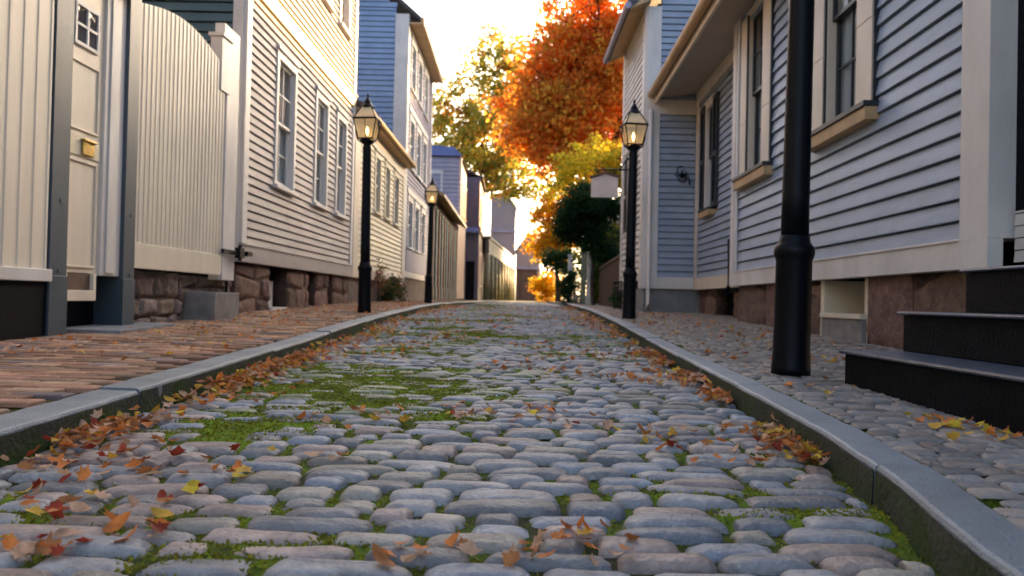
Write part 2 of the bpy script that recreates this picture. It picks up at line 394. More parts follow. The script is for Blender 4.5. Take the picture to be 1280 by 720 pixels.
# left brick sidewalk
mb = MB()
for y in Y:
    for i in range(5): mb.v.append((-4.1+(kl(y)-KWL+.01+4.1)*i/4, y, g(y)+KH-.016)); mb.c.append((1.1, .8, .7))
mb.f = [(j*5+i, j*5+i+1, (j+1)*5+i+1, (j+1)*5+i) for j in range(len(Y)-1) for i in range(4)]
tag(mb.build('brick_bed', 'joint'), kind='structure')
mb = MB(); y = -1.; r = 0
while y < 36:
    bw, bl = .102, .205; x = kl(y)-KWL-.012-(bl/2 if r % 2 else 0)
    first = r % 2
    while x > -3.62:
        L_ = bl if not first else bl/2
        first = 0
        x1 = x if x < kl(y)-KWL-.01 else kl(y)-KWL-.012; x0 = x-bl
        zc = g(y+.05)+KH+.014*nz(x, y, 1.3, 7)+.004*nz(x, y, 7)+U(-.0025, .0025); tx, ty = U(-.014, .014), U(-.018, .018)
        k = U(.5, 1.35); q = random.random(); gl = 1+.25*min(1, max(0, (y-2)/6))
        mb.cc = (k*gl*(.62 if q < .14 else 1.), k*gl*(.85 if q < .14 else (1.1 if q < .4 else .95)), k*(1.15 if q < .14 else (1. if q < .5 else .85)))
        cx, cy = (x0+x1)/2, y+bw/2; hx, hy = abs(x1-x0)/2-.006, bw/2-.006*U(.6, 1.6); sk = U(-.004, .004)
        def P(a, b, z, s): return (cx+a*(hx-s)+sk*b, cy+b*(hy-s), zc+z+a*hx*tx+b*hy*ty)
        cs = ((-1,-1), (1,-1), (1,1), (-1,1))
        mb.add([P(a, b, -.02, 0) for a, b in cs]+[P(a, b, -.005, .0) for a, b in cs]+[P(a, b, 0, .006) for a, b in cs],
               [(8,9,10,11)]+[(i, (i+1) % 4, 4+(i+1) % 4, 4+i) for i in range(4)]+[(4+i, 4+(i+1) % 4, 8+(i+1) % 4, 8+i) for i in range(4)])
        x -= bl
    y += bw; r += 1
tag(mb.build('brick_sidewalk', 'brick', smooth=False), kind='structure')

# kerbs: granite lengths set end to end
def kerb(fx, side, w, joints, moss):
    mb = MB(); md = MB()
    for a, b in zip(joints, joints[1:]):
        n = max(2, int((b-a)/.09)); k = U(.78, 1.12); dz = U(-.006, .006); dx = U(-.004, .004)
        pr = []
        for i in range(n+1):
            y = a+.006+(b-a-.012)*i/n; x = fx(y)+dx+.005*nz(y, side, 6)+.003*nz(y, side, 23)
            e = .004*nz(y, side, 9, 2); r_ = .012
            z = g(y)+KH+dz+e; o = side*w
            pr.append([(x, y, g(y)-.1), (x, y, z-r_), (x+side*.004, y, z-.004), (x+side*r_, y, z), (x+o-side*.008, y, z+.002), (x+o, y, z-.008), (x+o, y, g(y)-.05)])
        m = 7; mb.cc = (k, k, k*U(.98, 1.04)); vs = [q for p in pr for q in p]
        fs = [(i*m+j, (i+1)*m+j, (i+1)*m+j+1, i*m+j+1) if side > 0 else (i*m+j, i*m+j+1, (i+1)*m+j+1, (i+1)*m+j) for i in range(n) for j in range(m-1)]
        fs += [tuple(range(m)), tuple(range(n*m, n*m+m))[::-1]]
        mb.add(vs, fs)
        if True:   # dirty mossy skin clinging to the face
            for i in range(n*2+1):
                y = a+.006+(b-a-.012)*i/n/2; x = fx(y)+dx-side*.003
                for q in range(5):
                    t = q/4; md.v.append((x-side*(.010*(1-t)**2+.004*nz(y*3, t*2+side, 9)*(1-t)), y, g(y)-.05+(KH+.035+dz+.003*nz(y, 2, 11))*t+.0))
                    gr_ = max(0, min(1, (1-t)*(1.3 if moss else .55)+.9*nz(y, t*.4, 5, 3))) ; k = .55+.35*t
                    md.c.append((k*(1-.15*gr_), k*(1+.5*gr_), k*(1-.45*gr_)))
            o0 = len(md.v)-(n*2+1)*5
            md.f += [(o0+i*5+j, o0+(i+1)*5+j, o0+(i+1)*5+j+1, o0+i*5+j+1) for i in range(n*2) for j in range(4)]
    o = tag(mb.build('kerb', 'kerb', smooth=False), kind='structure')
    if True: tag(md.build('kerb_moss', 'kerbmoss', smooth=True), kind='stuff', label='green moss and dark dirt clinging to the road face of the %s kerb' % ('left' if moss else 'right'))
kerb(kl, -1, KWL, [-5, -2.6, -.6, 1.4, 3.1, 5.0, 6.8, 8.8, 10.6, 12.6, 14.5, 16.5, 18.6, 20.5, 23, 26, 29, 32, 36, 40, 45, 50, 56, 62], True)
kerb(kr, 1, KWR, [-5, -2.6, -1.1, .55, 2.05, 3.72, 5.3, 7.0, 8.6, 10.3, 12, 14, 16, 18, 20, 23, 26, 29, 33, 37, 42, 48, 55, 62], False)

# ------------------------------------------------------------------ moss tufts and fallen leaves
def tufts():
    mb = MB(); n = 0
    while n < 92000:
        y = 1.2+(11*random.random()**1.7 if n < 72000 else 9+20*random.random()**1.3); x = U(kl(y), kr(y))
        m = mossy(x, y)
        if random.random() > (m+.12)*1.0: continue
        z = g(y)-.021+max(0, min(.016, (m-.4)*.03)); h = U(.003, .009); a = U(0, 6.28); w = U(.003, .006)*(1+y*.12)
        k = U(.5, 1.3); t = random.random()
        mb.cc = (.20*k+.14*t, .27*k+.03*t, .025*k)
        ex, ey = math.cos(a)*w, math.sin(a)*w; lx, ly = U(-.008, .008), U(-.008, .008)
        mb.add([(x-ex, y-ey, z), (x+ex, y+ey, z), (x+lx, y+ly, z+h)], [(0, 1, 2)]); n += 1
    for i in range(7000):   # kerb back edge of the right sidewalk
        y = 1.2+10*random.random()**1.5; x = kr(y)+KWR+abs(random.gauss(0, .03))
        z = g(y)+KH-.015; h = U(.004, .013); a = U(0, 6.28); w = U(.003, .007)*(1+y*.1); k = U(.5, 1.2)
        if nz(x, y, 1.2, 4) < -.15: continue
        mb.cc = (.15*k, .23*k, .025*k); ex, ey = math.cos(a)*w, math.sin(a)*w
        mb.add([(x-ex, y-ey, z), (x+ex, y+ey, z), (x+U(-.01, .01), y+U(-.01, .01), z+h)], [(0, 1, 2)])
    tag(mb.build('moss', 'mosstuft'), 'bright green moss tufts growing in the joints between the cobbles', kind='stuff')
tufts()

def leafshape(kind, seed):
    r = random.Random(seed); u = r.uniform; pts = []
    if kind == 'maple':
        for ang, rr in ((-90,.18),(-62,.5),(-50,.36),(-22,.8),(-5,.44),(12,.62),(28,.5),(48,.98),(66,.6),(78,.72),(90,1.12),(102,.72),(114,.6),(132,.98),(152,.5),(168,.62),(185,.44),(202,.8),(230,.36),(242,.5)):
            a = rad(ang+u(-4, 4)); q = (rr*.72+.17)*u(.86, 1.12); pts.append((q*math.cos(a), q*math.sin(a)))
    else:
        for t in [i/8 for i in range(8)]+[1-i/8 for i in range(8)]:
            sg = 1 if len(pts) < 8 else -1
            pts.append((sg*.44*math.sin(math.pi*t)**.8*u(.85, 1.1)+.01*sg, -1+2*t))
    cu, cv, fold, tw = u(-.6, 1.6), u(-.4, 1.6), u(.0, .8), u(-.7, .7)
    def Z(x, y): return .28*cu*x*x+.28*cv*y*y+fold*abs(x)*.5+tw*x*y+u(-.03, .03)
    vs = [(0, 0, Z(0, 0))]
    for x, y in pts: vs.append((x*.55, y*.55, Z(x*.55, y*.55)))
    for x, y in pts: vs.append((x, y, Z(x, y)+.02))
    n = len(pts)
    fs = [(0, 1+i, 1+(i+1) % n) for i in range(n)]+[(1+i, 1+n+i, 1+n+(i+1) % n, 1+(i+1) % n) for i in range(n)]
    mz = min(v[2] for v in vs)
    vs = [(a, b, c-mz) for a, b, c in vs]
    # stalk
    k = len(vs); vs += [(-.02, -.15, vs[1][2]), (.02, -.15, vs[1][2]), (.03, -.75, vs[1][2]*.5+.05), (-.0, -.75, vs[1][2]*.5+.05)]; fs.append((k, k+1, k+2, k+3))
    return vs, fs
SH = [leafshape('maple' if i % 3 else 'oval', i) for i in range(14)]
LCOL = {'orange': (.85, .27, .07), 'golden': (.85, .48, .08), 'rust brown': (.52, .20, .07), 'dark red': (.42, .06, .03), 'tan': (.74, .44, .28), 'yellow': (.85, .58, .06)}
W_ = ['orange']*8+['golden']*3+['rust brown']*5+['dark red']*1+['tan']*7+['yellow']*1
def spots(n, far=False):
    out = []
    while len(out) < n:
        r = random.random()
        if r < .26:
            y = 1.45+(10 if far else 3.6)*random.random()**(1. if far else 1.4)
            if far: y = U(3.5, 26)
            off = abs(random.gauss(0, .055+.008*y)); x = kr(y)-.03-off; z = g(y)+.004+max(0, .05-off*.5)*random.random(); zone = 'against the right kerb'
            if nz(x, y, 1.7, 8) < -.05: continue
        elif r < .46:
            y = (2.2+3.6*random.random()**1.1) if not far else U(3.5, 22)
            off = abs(random.gauss(0, .09+.008*y)); x = kl(y)+.03+off; z = g(y)+.004+max(0, .05-off*.5)*random.random(); zone = 'in the gutter of the left kerb'
            if nz(x, y, 1.7, 2) < -.12: continue
        elif r < .90:
            y = 1.5+(4. if not far else 22)*random.random()**1.3; x = U(kl(y)+.1, kr(y)-.1); z = g(y)+.006; zone = 'mid road on the cobbles'
            if nz(x, y, 1.6, 12) < .12 and not (x < -.7 and y < 2.4): continue
            if x < -.7: zone = 'on the left part of the cobbled road'
        elif r < .95:
            y = random.gauss(2.62, .13); x = 1.52+random.gauss(0, .085); z = g(y)+KH+.006+U(0, .02); zone = 'in the small heap beside the black steps'
            if x > 1.62: continue
            if far: y = U(3, 14); x = U(kr(y)+.2, 2.8); zone = ''
            z = g(y)+KH+.006
        else:
            y = U(3, 8) if not far else U(4, 20); x = U(kl(y)-.2, kl(y)-1.6); z = g(y)+KH+.012; zone = 'on the brick sidewalk'
        if x < (y*-.66) or x > y*.66: continue
        out.append((x, y, z, zone))
    return out
def leafrot():
    return Matrix.Rotation(U(0, 6.28), 3, 'Z') @ Matrix.Rotation(random.gauss(0, .4), 3, 'X') @ Matrix.Rotation(random.gauss(0, .4), 3, 'Y')
ZONES = {}
leafmesh = {}
def get_leaf(cn, i):
    if (cn, i) not in leafmesh:
        vs, fs = SH[i]; mb = MB(); c = LCOL[cn]; k = .85+.04*(i % 8); mb.cc = tuple(v*k for v in c); mb.add(vs, fs)
        o = mb.build('fallen_leaf', 'dryleaf', smooth=True); leafmesh[(cn, i)] = o; return o, True
    return leafmesh[(cn, i)], False
sp = sorted(spots(300), key=lambda s: s[1])
for (x, y, z, zone) in sp:
    cn = random.choice(W_) if not (x < -.5 and y < 2.5) else random.choice(['dark red', 'dark red', 'tan', 'rust brown', 'orange'])
    i = random.randrange(14)
    if zone == 'in the small heap beside the black steps': cn = random.choice(['golden', 'orange', 'yellow'])
    o, new = get_leaf(cn, i)
    if not new: o = o.copy(); COL.objects.link(o)
    s = (U(.021, .035) if i % 3 else U(.021, .031))*(.88 if y < 2 else 1)
    o.matrix_world = Matrix.Translation((x, y, z+.002)) @ (leafrot()*s).to_4x4()
    kind = 'maple leaf' if i % 3 else 'oval leaf'
    dist = 'nearest the camera' if y < 2.2 else ('a little way up' if y < 3.4 else 'further up')
    tag(o, '%s %s %s, %s' % (cn, kind, zone, dist), 'leaf', 'fallen leaves scattered along the street')
mb = MB()
for (x, y, z, zone) in spots(3000, True):
    cn = random.choice(W_); vs, fs = SH[random.randrange(14)]; R = leafrot()*U(.022, .037); p = Vector((x, y, z+.002)); k = U(.8, 1.2)
    mb.cc = tuple(c*k for c in LCOL[cn]); mb.add([R @ Vector(v)+p for v in vs], fs)
for q in range(1300):   # more of the drift right under both kerbs, near the camera
    y = 1.45+5*random.random(); right = random.random() < .55
    if right: x = kr(y)-.02-abs(random.gauss(0, .045))
    else: y = 2.2+3.4*random.random(); x = kl(y)+.02+abs(random.gauss(0, .06))
    if nz(x, y, 1.7, 8 if right else 2) < .05: continue
    cn = random.choice(W_); vs, fs = SH[random.randrange(14)]; R = leafrot()*U(.022, .035); p = Vector((x, y, g(y)+U(.0, .03))); k = U(.7, 1.1)
    mb.cc = tuple(c*k for c in LCOL[cn]); mb.add([R @ Vector(v)+p for v in vs], fs)
tag(mb.build('leaf_litter', 'dryleaf', smooth=True), 'thin litter of orange and brown leaves along both kerbs', kind='stuff')

# ------------------------------------------------------------------ LEFT SIDE
FL = wallF_left()
def core(par, x0, x1, y0, y1, z0, z1, mat='interior', name='core'):
    mb = MB(); mb.box(x0, x1, y0, y1, z0, z1); return mb.build(name, mat, par)

# --- A: boarded building with narrow door
FA = Fr((-3.3, 0), (.01, 1), (1, -.01))
A = empty('boarded_house', (-3.3, 4.5, g(4.5)+KH), 'pale vertical boarded building with a narrow door between two dark pilasters, nearest on the left', 'house')
def vboards(mb, F, s0, s1, zb, zt, w=.105, rib=.013, top=None, thick=.03):
    s = s0
    while s < s1-.005:
        e = min(s+w, s1); k = 1+U(-.035, .035); mb.cc = (k, k, k*(1+U(-.02, .01)))
        tp = (lambda q: zt) if top is None else top
        P = F.pt; m = e-.026
        prof = [(s, .0), (s+.004, .006), (m-.004, .006), (m, rib), (e-.004, rib), (e, 0.)]
        n = len(prof); vs = [P(a, d, zb) for a, d in prof]+[P(a, d, tp(a)) for a, d in prof]+[P(e, -thick, zb), P(s, -thick, zb), P(e, -thick, tp(e)), P(s, -thick, tp(s))]
        fs = [(i, i+1, n+i+1, n+i) for i in range(n-1)]+[(n-1, 2*n, 2*n+2, 2*n-1), (2*n, 2*n+1, 2*n+3, 2*n+2), (2*n+1, 0, n, 2*n+3), tuple(range(n, 2*n))+(2*n+2, 2*n+3)]
        mb.add(vs, fs); s = e
    mb.cc = (1, 1, 1)
mb = MB(); vboards(mb, FA, -3, 5.55, .14, 4.6, .15); mb.build('wall', 'creamb', A)
mb = MB(); wbox(mb, FA, -3, 5.56, -.02, .05, .055, .14); mb.build('base_trim', 'white', A, bev=.005)
mb = MB(); wbox(mb, FA, -3, 5.60, -.4, .012, -.9, .053); mb.build('base', 'dark', A)
for a, b in ((5.565, 5.78), (6.60, 6.79)):
    mb = MB(); wbox(mb, FA, a, b, -.3, .022, -.42, 4.6); wbox(mb, FA, a-.006, b+.006, -.3, .03, -.42, .1)
    for zz in (.62, .12): wbox(mb, FA, a+.10, a+.135, .022, .028, zz, zz+.03)
    mb.build('pilaster', 'slate', A, bev=.006)
mb = MB(); wbox(mb, FA, 6.30, 6.60, -.24, -.01, .12, 4.6); wbox(mb, FA, 6.36, 6.50, -.01, .004, .14, 4.6); mb.build('side_panel', 'white', A, bev=.004)
mb = MB(); wbox(mb, FA, 5.80, 6.57, -.26, -.2, -.42, .118); mb.build('door_base', 'dark', A)
dz0 = -.08
d = MB(); D0 = -.035
wbox(d, FA, 5.80, 6.30, -.2, D0, .13, 4.6)
for (a, b, z0, z1) in ((5.84, 6.24, .17, .98), (5.84, 6.24, 1.2, 1.72)):   # raised panel mouldings
    for (p, q, r_, t_) in ((a, b, z0, z0+.018), (a, b, z1-.018, z1), (a, a+.018, z0, z1), (b-.018, b, z0, z1)): wbox(d, FA, p, q, D0, D0+.014, r_, t_)
do = d.build('door', 'creamb', A, bev=.003)
w = MB()
wbox(w, FA, 5.87, 6.2, D0, D0+.02, 1.83, 1.855); wbox(w, FA, 5.87, 6.2, D0, D0+.02, 2.125, 2.15)
for s in (5.87, 6.03, 6.18): wbox(w, FA, s, s+.022, D0, D0+.02, 1.855, 2.125)
wbox(w, FA, 5.89, 6.19, D0, D0+.018, 1.975, 1.995); wo = w.build('window_frame', 'white', do)
w = MB(); wbox(w, FA, 5.892, 6.182, D0+.001, D0+.006, 1.856, 2.124); w.build('pane', 'farglass', do)
w = MB(); wbox(w, FA, 5.83, 6.26, D0, D0+.012, 1.01, 1.16); w.build('lock_rail', 'cream', do, bev=.002)
w = MB(); wbox(w, FA, 6.0, 6.16, D0+.012, D0+.03, 1.025, 1.125); wbox(w, FA, 5.99, 6.17, D0+.012, D0+.045, 1.125, 1.14); w.build('mail_slot', 'brass', do, bev=.003)
w = MB(); wbox(w, FA, 5.80, 6.24, -.2, D0+.03, dz0, .0); wbox(w, FA, 5.80, 5.84, -.2, D0+.03, 0, .128); wbox(w, FA, 6.20, 6.24, -.2, D0+.03, 0, .128); w.build('door_sill_box', 'creamb', A, bev=.003)
w = MB(); wbox(w, FA, 5.84, 6.20, -.19, D0, 0.001, .127); w.build('vent_opening', 'brownwood', A)
w = MB(); wbox(w, FA, 5.785, 6.595, -.25, .10, 2.42, 2.50); wbox(w, FA, 5.80, 6.57, -.25, .02, 2.5, 4.6); w.build('door_hood', 'tan', A, bev=.004)
mb = MB(); mb.box(-9, -3.55, -3, 6.57, -.9, 4.6); mb.build('body', 'creamb', A)
mb = MB(); gable(mb, -9, -3.3, -3, 6.7, 4.6, 2.2, .25); mb.build('roof', 'roof', A)
mb = MB(); mb.hexa([(-3.5,5.95,g(6)+KH-.01),(-2.95,6.05,g(6)+KH-.01),(-3.0,7.15,g(7.1)+KH-.01),(-3.5,7.15,g(7.1)+KH-.01),
                    (-3.5,5.95,g(6)+KH+.03),(-2.95,6.05,g(6)+KH+.022),(-3.0,7.15,g(7.1)+KH+.022),(-3.5,7.15,g(7.1)+KH+.03)])
tag(mb.build('door_slab', 'concrete', org=(-3.2, 6.5, g(6.5)+KH), bev=.006), 'thin grey slab on the bricks in front of the narrow cream door', 'step')

# --- curved-top board fence on rubble base
Fn = empty('board_fence', (-3.25, 7.8, g(7.8)+KH), 'cream vertical board fence with a falling curved top on a rubble stone base', 'fence')
def ftop(s): t = (s-6.8)/(8.75-6.8); return 2.47+.16*math.sin(math.pi*min(1, max(0, t)))
mb = MB(); vboards(mb, FA, 6.8, 8.75, .42, 2.5, .088, .014, top=ftop); mb.build('boards', 'creamb', Fn)
mb = MB(); wbox(mb, FA, 6.79, 8.76, -.03, .022, .2, .42); mb.build('bottom_rail', 'creamb', Fn, bev=.004)
mb = MB(); wbox(mb, FA, 8.60, 8.86, -.1, .03, 2.2, 2.78); wbox(mb, FA, 8.765, 9.25, -.12, -.01, .15, 2.98); wbox(mb, FA, 8.80, 8.86, -.01, .02, .15, 2.6); wbox(mb, FA, 8.58, 8.88, -.12, .05, 2.78, 2.82); mb.build('post', 'white', Fn, bev=.005)
mb = MB(); wbox(mb, FA, 8.72, 9.5, .03, .06, .44, .49); wbox(mb, FA, 9.15, 9.3, .025, .09, .41, .53); wbox(mb, FA, 9.38, 9.55, .03, .10, .45, .5); mb.tube([FA.pt(9.2,.07,.38), FA.pt(9.2,.07,.56)], [.022,.022]); mb.build('gate_hinge', 'black', Fn, bev=.004)
def rubble(par, F, s0, s1, z0, z1, d0, mat, seed, size=.24, name='foundation', back=True):
    R = random.Random(seed); mb = MB(); z = z0
    while z < z1-.03:
        h = min(size*R.uniform(.55, 1.), z1-z); s = s0
        if z1-z-h < .07: h = z1-z
        while s < s1-.02:
            w_ = min(size*R.uniform(.8, 1.9), s1-s)
            if s1-s-w_ < .08: w_ = s1-s
            k = R.uniform(.65, 1.3); mb.cc = (k, k*R.uniform(.92, 1.04), k*R.uniform(.88, 1.06))
            nu, nv = 13, 9; vs = []
            c1 = [R.uniform(-.03, .03)*size*3 for _ in range(4)]
            for j in range(nv):
                for i in range(nu):
                    u, v = i/(nu-1)*2-1, j/(nv-1)*2-1
                    e = max(0, 1-abs(u)**9)*max(0, 1-abs(v)**9); cr = 1-.06*(abs(u*v))**2
                    q0 = F.pt(s+w_/2+u*w_/2, 0, z+h/2+v*h/2); dd = d0-.03+(.034+.030*noise.noise(Vector((q0.y*9, q0.z*9, seed))))*math.sqrt(e)
                    vs.append(F.pt(s+w_/2+u*cr*(w_/2-.008), dd, z+h/2+v*cr*(h/2-.008)+(c1[0]*u+c1[1]*u*v+c1[2]*.5)*.9))
            mb.add(vs, [(j*nu+i, j*nu+i+1, (j+1)*nu+i+1, (j+1)*nu+i) for j in range(nv-1) for i in range(nu-1)])
            s += w_
        z += h
    mb.cc = (.5, .5, .5); wbox(mb, F, s0, s1, d0-.3, d0-.03, z0, z1)
    return mb.build(name, mat, par, smooth=True)
FAb = Fr((-3.3, 0), (.01, 1), (1, -.01))
rubble(Fn, FAb, 6.80, 8.0, g(7)+.02, .185, -.07, 'rubble', 3, .22)
rubble(Fn, FAb, 8.03, 9.5, g(8)+.02, .185, -.12, 'rubble', 4, .3)
mb = MB(); mb.box(-3.42, -3.02, 8.15, 8.88, g(8.5)+.03, .012)
tag(mb.build('granite_block', 'granite', org=(-3.22, 8.5, g(8.5)+KH), bev=.012), 'squared granite block on the brick sidewalk below the board fence', 'stone block')
mb = MB(); mb.tube([(-3.30, 9.25, g(9.2)+.05), (-3.30, 9.25, .40)], [.016, .016]); mb.box(-3.36, -3.24, 9.15, 9.33, g(9.2)+.06, g(9.2)+.27); mb.box(-3.345, -3.255, 9.17, 9.31, g(9.2)+.27, g(9.2)+.32)
tag(mb.build('hinge_post', 'black', org=(-3.3, 9.25, g(9.25)+KH), bev=.008), 'thin black iron rod with a boxy foot at the corner of the lilac grey house', 'post')

# --- B: large lilac-grey clapboard house
B = empty('clapboard_house', (-3.45, 13.2, g(13)+KH), 'large lilac grey clapboard house with a sunlit yellow belt board, on the left', 'house')
wins = [(11.15, 12.15), (13.28, 14.2), (14.82, 15.7)]
hol = [(a+.05, b-.05, 1.5, 3.42) for a, b in wins]+[(a+.05, b-.05, 5.05, 6.9) for a, b in wins]
mb = MB(); clap(mb, FL, 10.08, 16.22, .62, 3.86, .112, .03, hol); mb.build('wall', 'lilac', B)
mb = MB(); clap(mb, FL, 10.08, 16.22, 4.13, 7.6, .112, .03, hol); mb.build('upper_wall', 'lilac', B)
mb = MB(); wbox(mb, FL, 9.9, 16.4, -.04, .045, 3.86, 4.10); wbox(mb, FL, 9.88, 16.42, -.04, .075, 4.10, 4.13); mb.build('belt_board', 'belt', B, bev=.004)
mb = MB(); wbox(mb, FL, 9.88, 16.42, -.04, .05, .40, .61); wbox(mb, FL, 9.88, 16.42, -.04, .065, .61, .635); mb.build('skirt_board', 'lilac', B, bev=.004)
for a, b in ((9.9, 10.08), (16.22, 16.4)):
    mb = MB(); wbox(mb, FL, a, b, -.15, .043, .636, 3.86); wbox(mb, FL, a, b, -.15, .043, 4.13, 7.6); mb.build('corner_board', 'white', B, bev=.004)
FBn = Fr((-3.4, 9.9), (-1, 0), (0, -1))     # gable wall facing down the street
mb = MB(); clap(mb, FBn, .13, 6.5, .5, 7.6, .125, .03); mb.build('gable_wall', 'teal', B)
mb = MB(); wbox(mb, FBn, .0, .13, -.1, .035, .5, 7.6); mb.build('corner_board', 'white', B)
FBf = Fr((-3.34, 16.4), (-1, 0), (0, 1))
mb = MB(); clap(mb, FBf, .05, 6.5, .5, 7.6, .125, .03); mb.build('rear_gable_wall', 'lilac', B)
for i, (a, b) in enumerate(wins):
    window(B, FL, a, b, 1.55, 3.45, 'white', 'white', 2, 2, 2, .10, curtain=True, glass='glass', cw_=.28)
    window(B, FL, a, b, 5.1, 6.9, 'white', 'white', 2, 3, 3, .10)
mb = MB(); mb.box(-9.9, -3.75, 10.0, 16.3, .35, 7.6); mb.build('room_block', 'interior', B)
mb = MB(); gable(mb, -9.9, -3.38, 9.9, 16.4, 7.6, 2.6, .3); mb.build('roof', 'roof', B)
mb = MB()
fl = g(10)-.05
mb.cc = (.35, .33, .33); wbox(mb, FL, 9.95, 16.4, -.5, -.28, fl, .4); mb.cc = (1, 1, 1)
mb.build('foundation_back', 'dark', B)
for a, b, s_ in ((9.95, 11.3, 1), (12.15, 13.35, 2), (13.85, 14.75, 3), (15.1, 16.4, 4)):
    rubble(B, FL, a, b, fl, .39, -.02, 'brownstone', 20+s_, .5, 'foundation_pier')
mb = MB(); wbox(mb, FL, 11.32, 11.98, -.27, -.2, g(11)+.05, .2); wbox(mb, FL, 11.30, 12.1, -.24, .0, g(11)+.05, g(11)+.13); mb.build('cellar_window', 'white', B, bev=.004)

# --- C: small cream one-storey house
Cc = empty('cream_cottage', (-3.4, 20, g(20)+KH), 'small cream one storey house with three narrow windows and brown eaves', 'house')
cw = [(18.75, 19.6), (20.15, 21.0), (21.6, 22.5)]
mb = MB(); clap(mb, FL, 17.0, 23.3, .62, 3.75, .12, .03, [(a, b, 2.02, 3.45) for a, b in cw]); mb.build('wall', 'cream', Cc)
mb = MB(); wbox(mb, FL, 16.45, 17.0, -.1, .05, .4, 3.8); wbox(mb, FL, 23.3, 23.58, -.1, .04, .4, 3.8); wbox(mb, FL, 17, 23.3, -.05, .045, 3.5, 3.8); wbox(mb, FL, 17, 23.3, -.05, .045, .4, .62); mb.build('trim', 'peach', Cc, bev=.004)
for a, b in cw: window(Cc, FL, a, b, 2.02, 3.45, 'cream', 'white', 2, 2, 2, .12)
mb = MB(); mb.box(-8, -3.7, 16.5, 23.5, .3, 3.8); mb.build('room_block', 'interior', Cc)
mb = MB(); mb.hexa([(-3.08,16.45,3.84),(-3.0,23.5,3.84),(-6.4,23.5,5.7),(-6.4,16.45,5.7),(-3.08,16.45,3.96),(-3.0,23.5,3.96),(-6.4,23.5,5.82),(-6.4,16.45,5.82)]); mb.build('roof', 'roof', Cc)
mb = MB(); mb.hexa([(-3.06,16.45,3.80),(-2.98,23.5,3.80),(-3.30,23.5,3.80),(-3.36,16.45,3.80),(-3.06,16.45,3.845),(-2.98,23.5,3.845),(-3.30,23.5,3.95),(-3.36,16.45,3.95)]); mb.tube([(-3.02,16.45,3.87),(-2.94,23.5,3.87)],[.06,.06]); mb.build('gutter', 'tan', Cc)
mb = MB(); wbox(mb, FL, 16.45, 23.6, -.4, -.03, g(17), .4); mb.build('foundation', 'rubble', Cc)

# --- D: tall blue-sided three-storey house
Dd = empty('tall_house', (-3.3, 27, g(27)+KH), 'tall three storey house with a bright blue gable side and mauve street front', 'house')
rows = [(1.55, 3.15), (4.0, 5.65), (6.4, 8.0)]; dw = [(24.3, 25.5), (25.9, 27.1), (27.6, 28.8)]
mb = MB(); clap(mb, FL, 23.95, 29.9, .8, 8.4, .13, .03, [(a, b, r0, r1) for a, b in dw for r0, r1 in rows]); mb.build('wall', 'mauve', Dd)
FDn = Fr((-3.22, 23.6), (-1, 0), (0, -1))
mb = MB(); clap(mb, FDn, .4, 7.5, .5, 8.6, .16, .035); mb.build('gable_wall', 'blue', Dd)
mb = MB(); clap(mb, FDn, .4, 7.5, 8.6, 10.6, .16, .035, shape=lambda z, a, b: (.1+(z-8.5)*1.5, 7.5)); mb.build('gable_peak', 'blue', Dd)
mb = MB(); wbox(mb, FDn, .0, .4, -.2, .045, .5, 8.4); wbox(mb, FL, 23.6, 23.95, -.1, .045, .75, 8.4); mb.build('corner_board', 'white', Dd)
mb = MB(); wbox(mb, FL, 29.9, 30.1, -.1, .045, .75, 8.4); mb.build('corner_board', 'white', Dd)
mb = MB()
for r0, r1 in rows: wbox(mb, FL, 24.2, 29.0, 0, .05, r1+.04, r1+.22)
wbox(mb, FL, 23.6, 30.1, -.1, .05, .62, .8); mb.build('trim', 'white', Dd)
mb = MB(); wbox(mb, FL, 24.0, 29.6, 0, .06, .82, 1.45); mb.build('window_apron', 'mauve', Dd)
for a, b in dw:
    for r0, r1 in rows: window(Dd, FL, a, b, r0, r1, 'white', 'white', 2, 2, 2, .16, glass='farglass')
mb = MB(); mb.box(-10.5, -3.55, 23.7, 30.0, 0, 8.5); mb.build('room_block', 'interior', Dd)
mb = MB(); gable(mb, -11, -3.2, 23.7, 30.0, 8.5, 3.4, .35, oe=.12); mb.build('roof', 'roof', Dd)
mb = MB(); mb.box(-3.22, -2.86, 23.6, 30.1, 8.12, 8.17); mb.box(-2.87, -2.78, 23.55, 30.15, 8.1, 8.3); mb.build('eave', 'tan', Dd)
mb = MB(); wbox(mb, FL, 23.6, 30.1, -.4, -.02, g(24), .64); mb.build('foundation', 'rubble', Dd)

# --- E: far left row
E0 = empty('shop_house', (-3.1, 37, g(37)+KH), 'low dark shop front with greyish columns under a brown eave, beyond the second left lamp', 'shop')
FE = Fr((-3.05, 0), (.0, 1), (1, 0))
mb = MB(); wbox(mb, FE, 30.3, 45, -.5, -.12, -.1, 3.9); mb.build('shop_front', 'brownwood', E0)
s = 30.4; k = 0
while s < 44.5:
    mb = MB(); wbox(mb, FE, s, s+.35, -.2, .02, -.1, 3.6); wbox(mb, FE, s-.05, s+.40, -.2, .05, -.1, .45); mb.build('column', 'greenwood' if k % 2 else 'brownwood', E0)
    mb = MB(); wbox(mb, FE, s+.45, s+1.15, -.12, -.10, .6, 3.3); mb.build('window', 'farglass', E0); s += 1.3; k += 1
mb = MB(); mb.hexa([(-2.62,30.1,3.82),(-2.62,45,3.95),(-3.6,45,4.4),(-3.6,30.1,4.3),(-2.62,30.1,3.96),(-2.62,45,4.09),(-3.6,45,4.55),(-3.6,30.1,4.45)]); mb.build('eave', 'tan', E0)
mb = MB(); mb.box(-8, -3.4, 30.3, 45, -.1, 4.4); mb.build('body', 'brownwood', E0)
E1 = empty('blue_roof_house', (-3.15, 48, g(48)+KH), 'mauve clapboard house with a low bright blue roof, above the dark shop front', 'house')
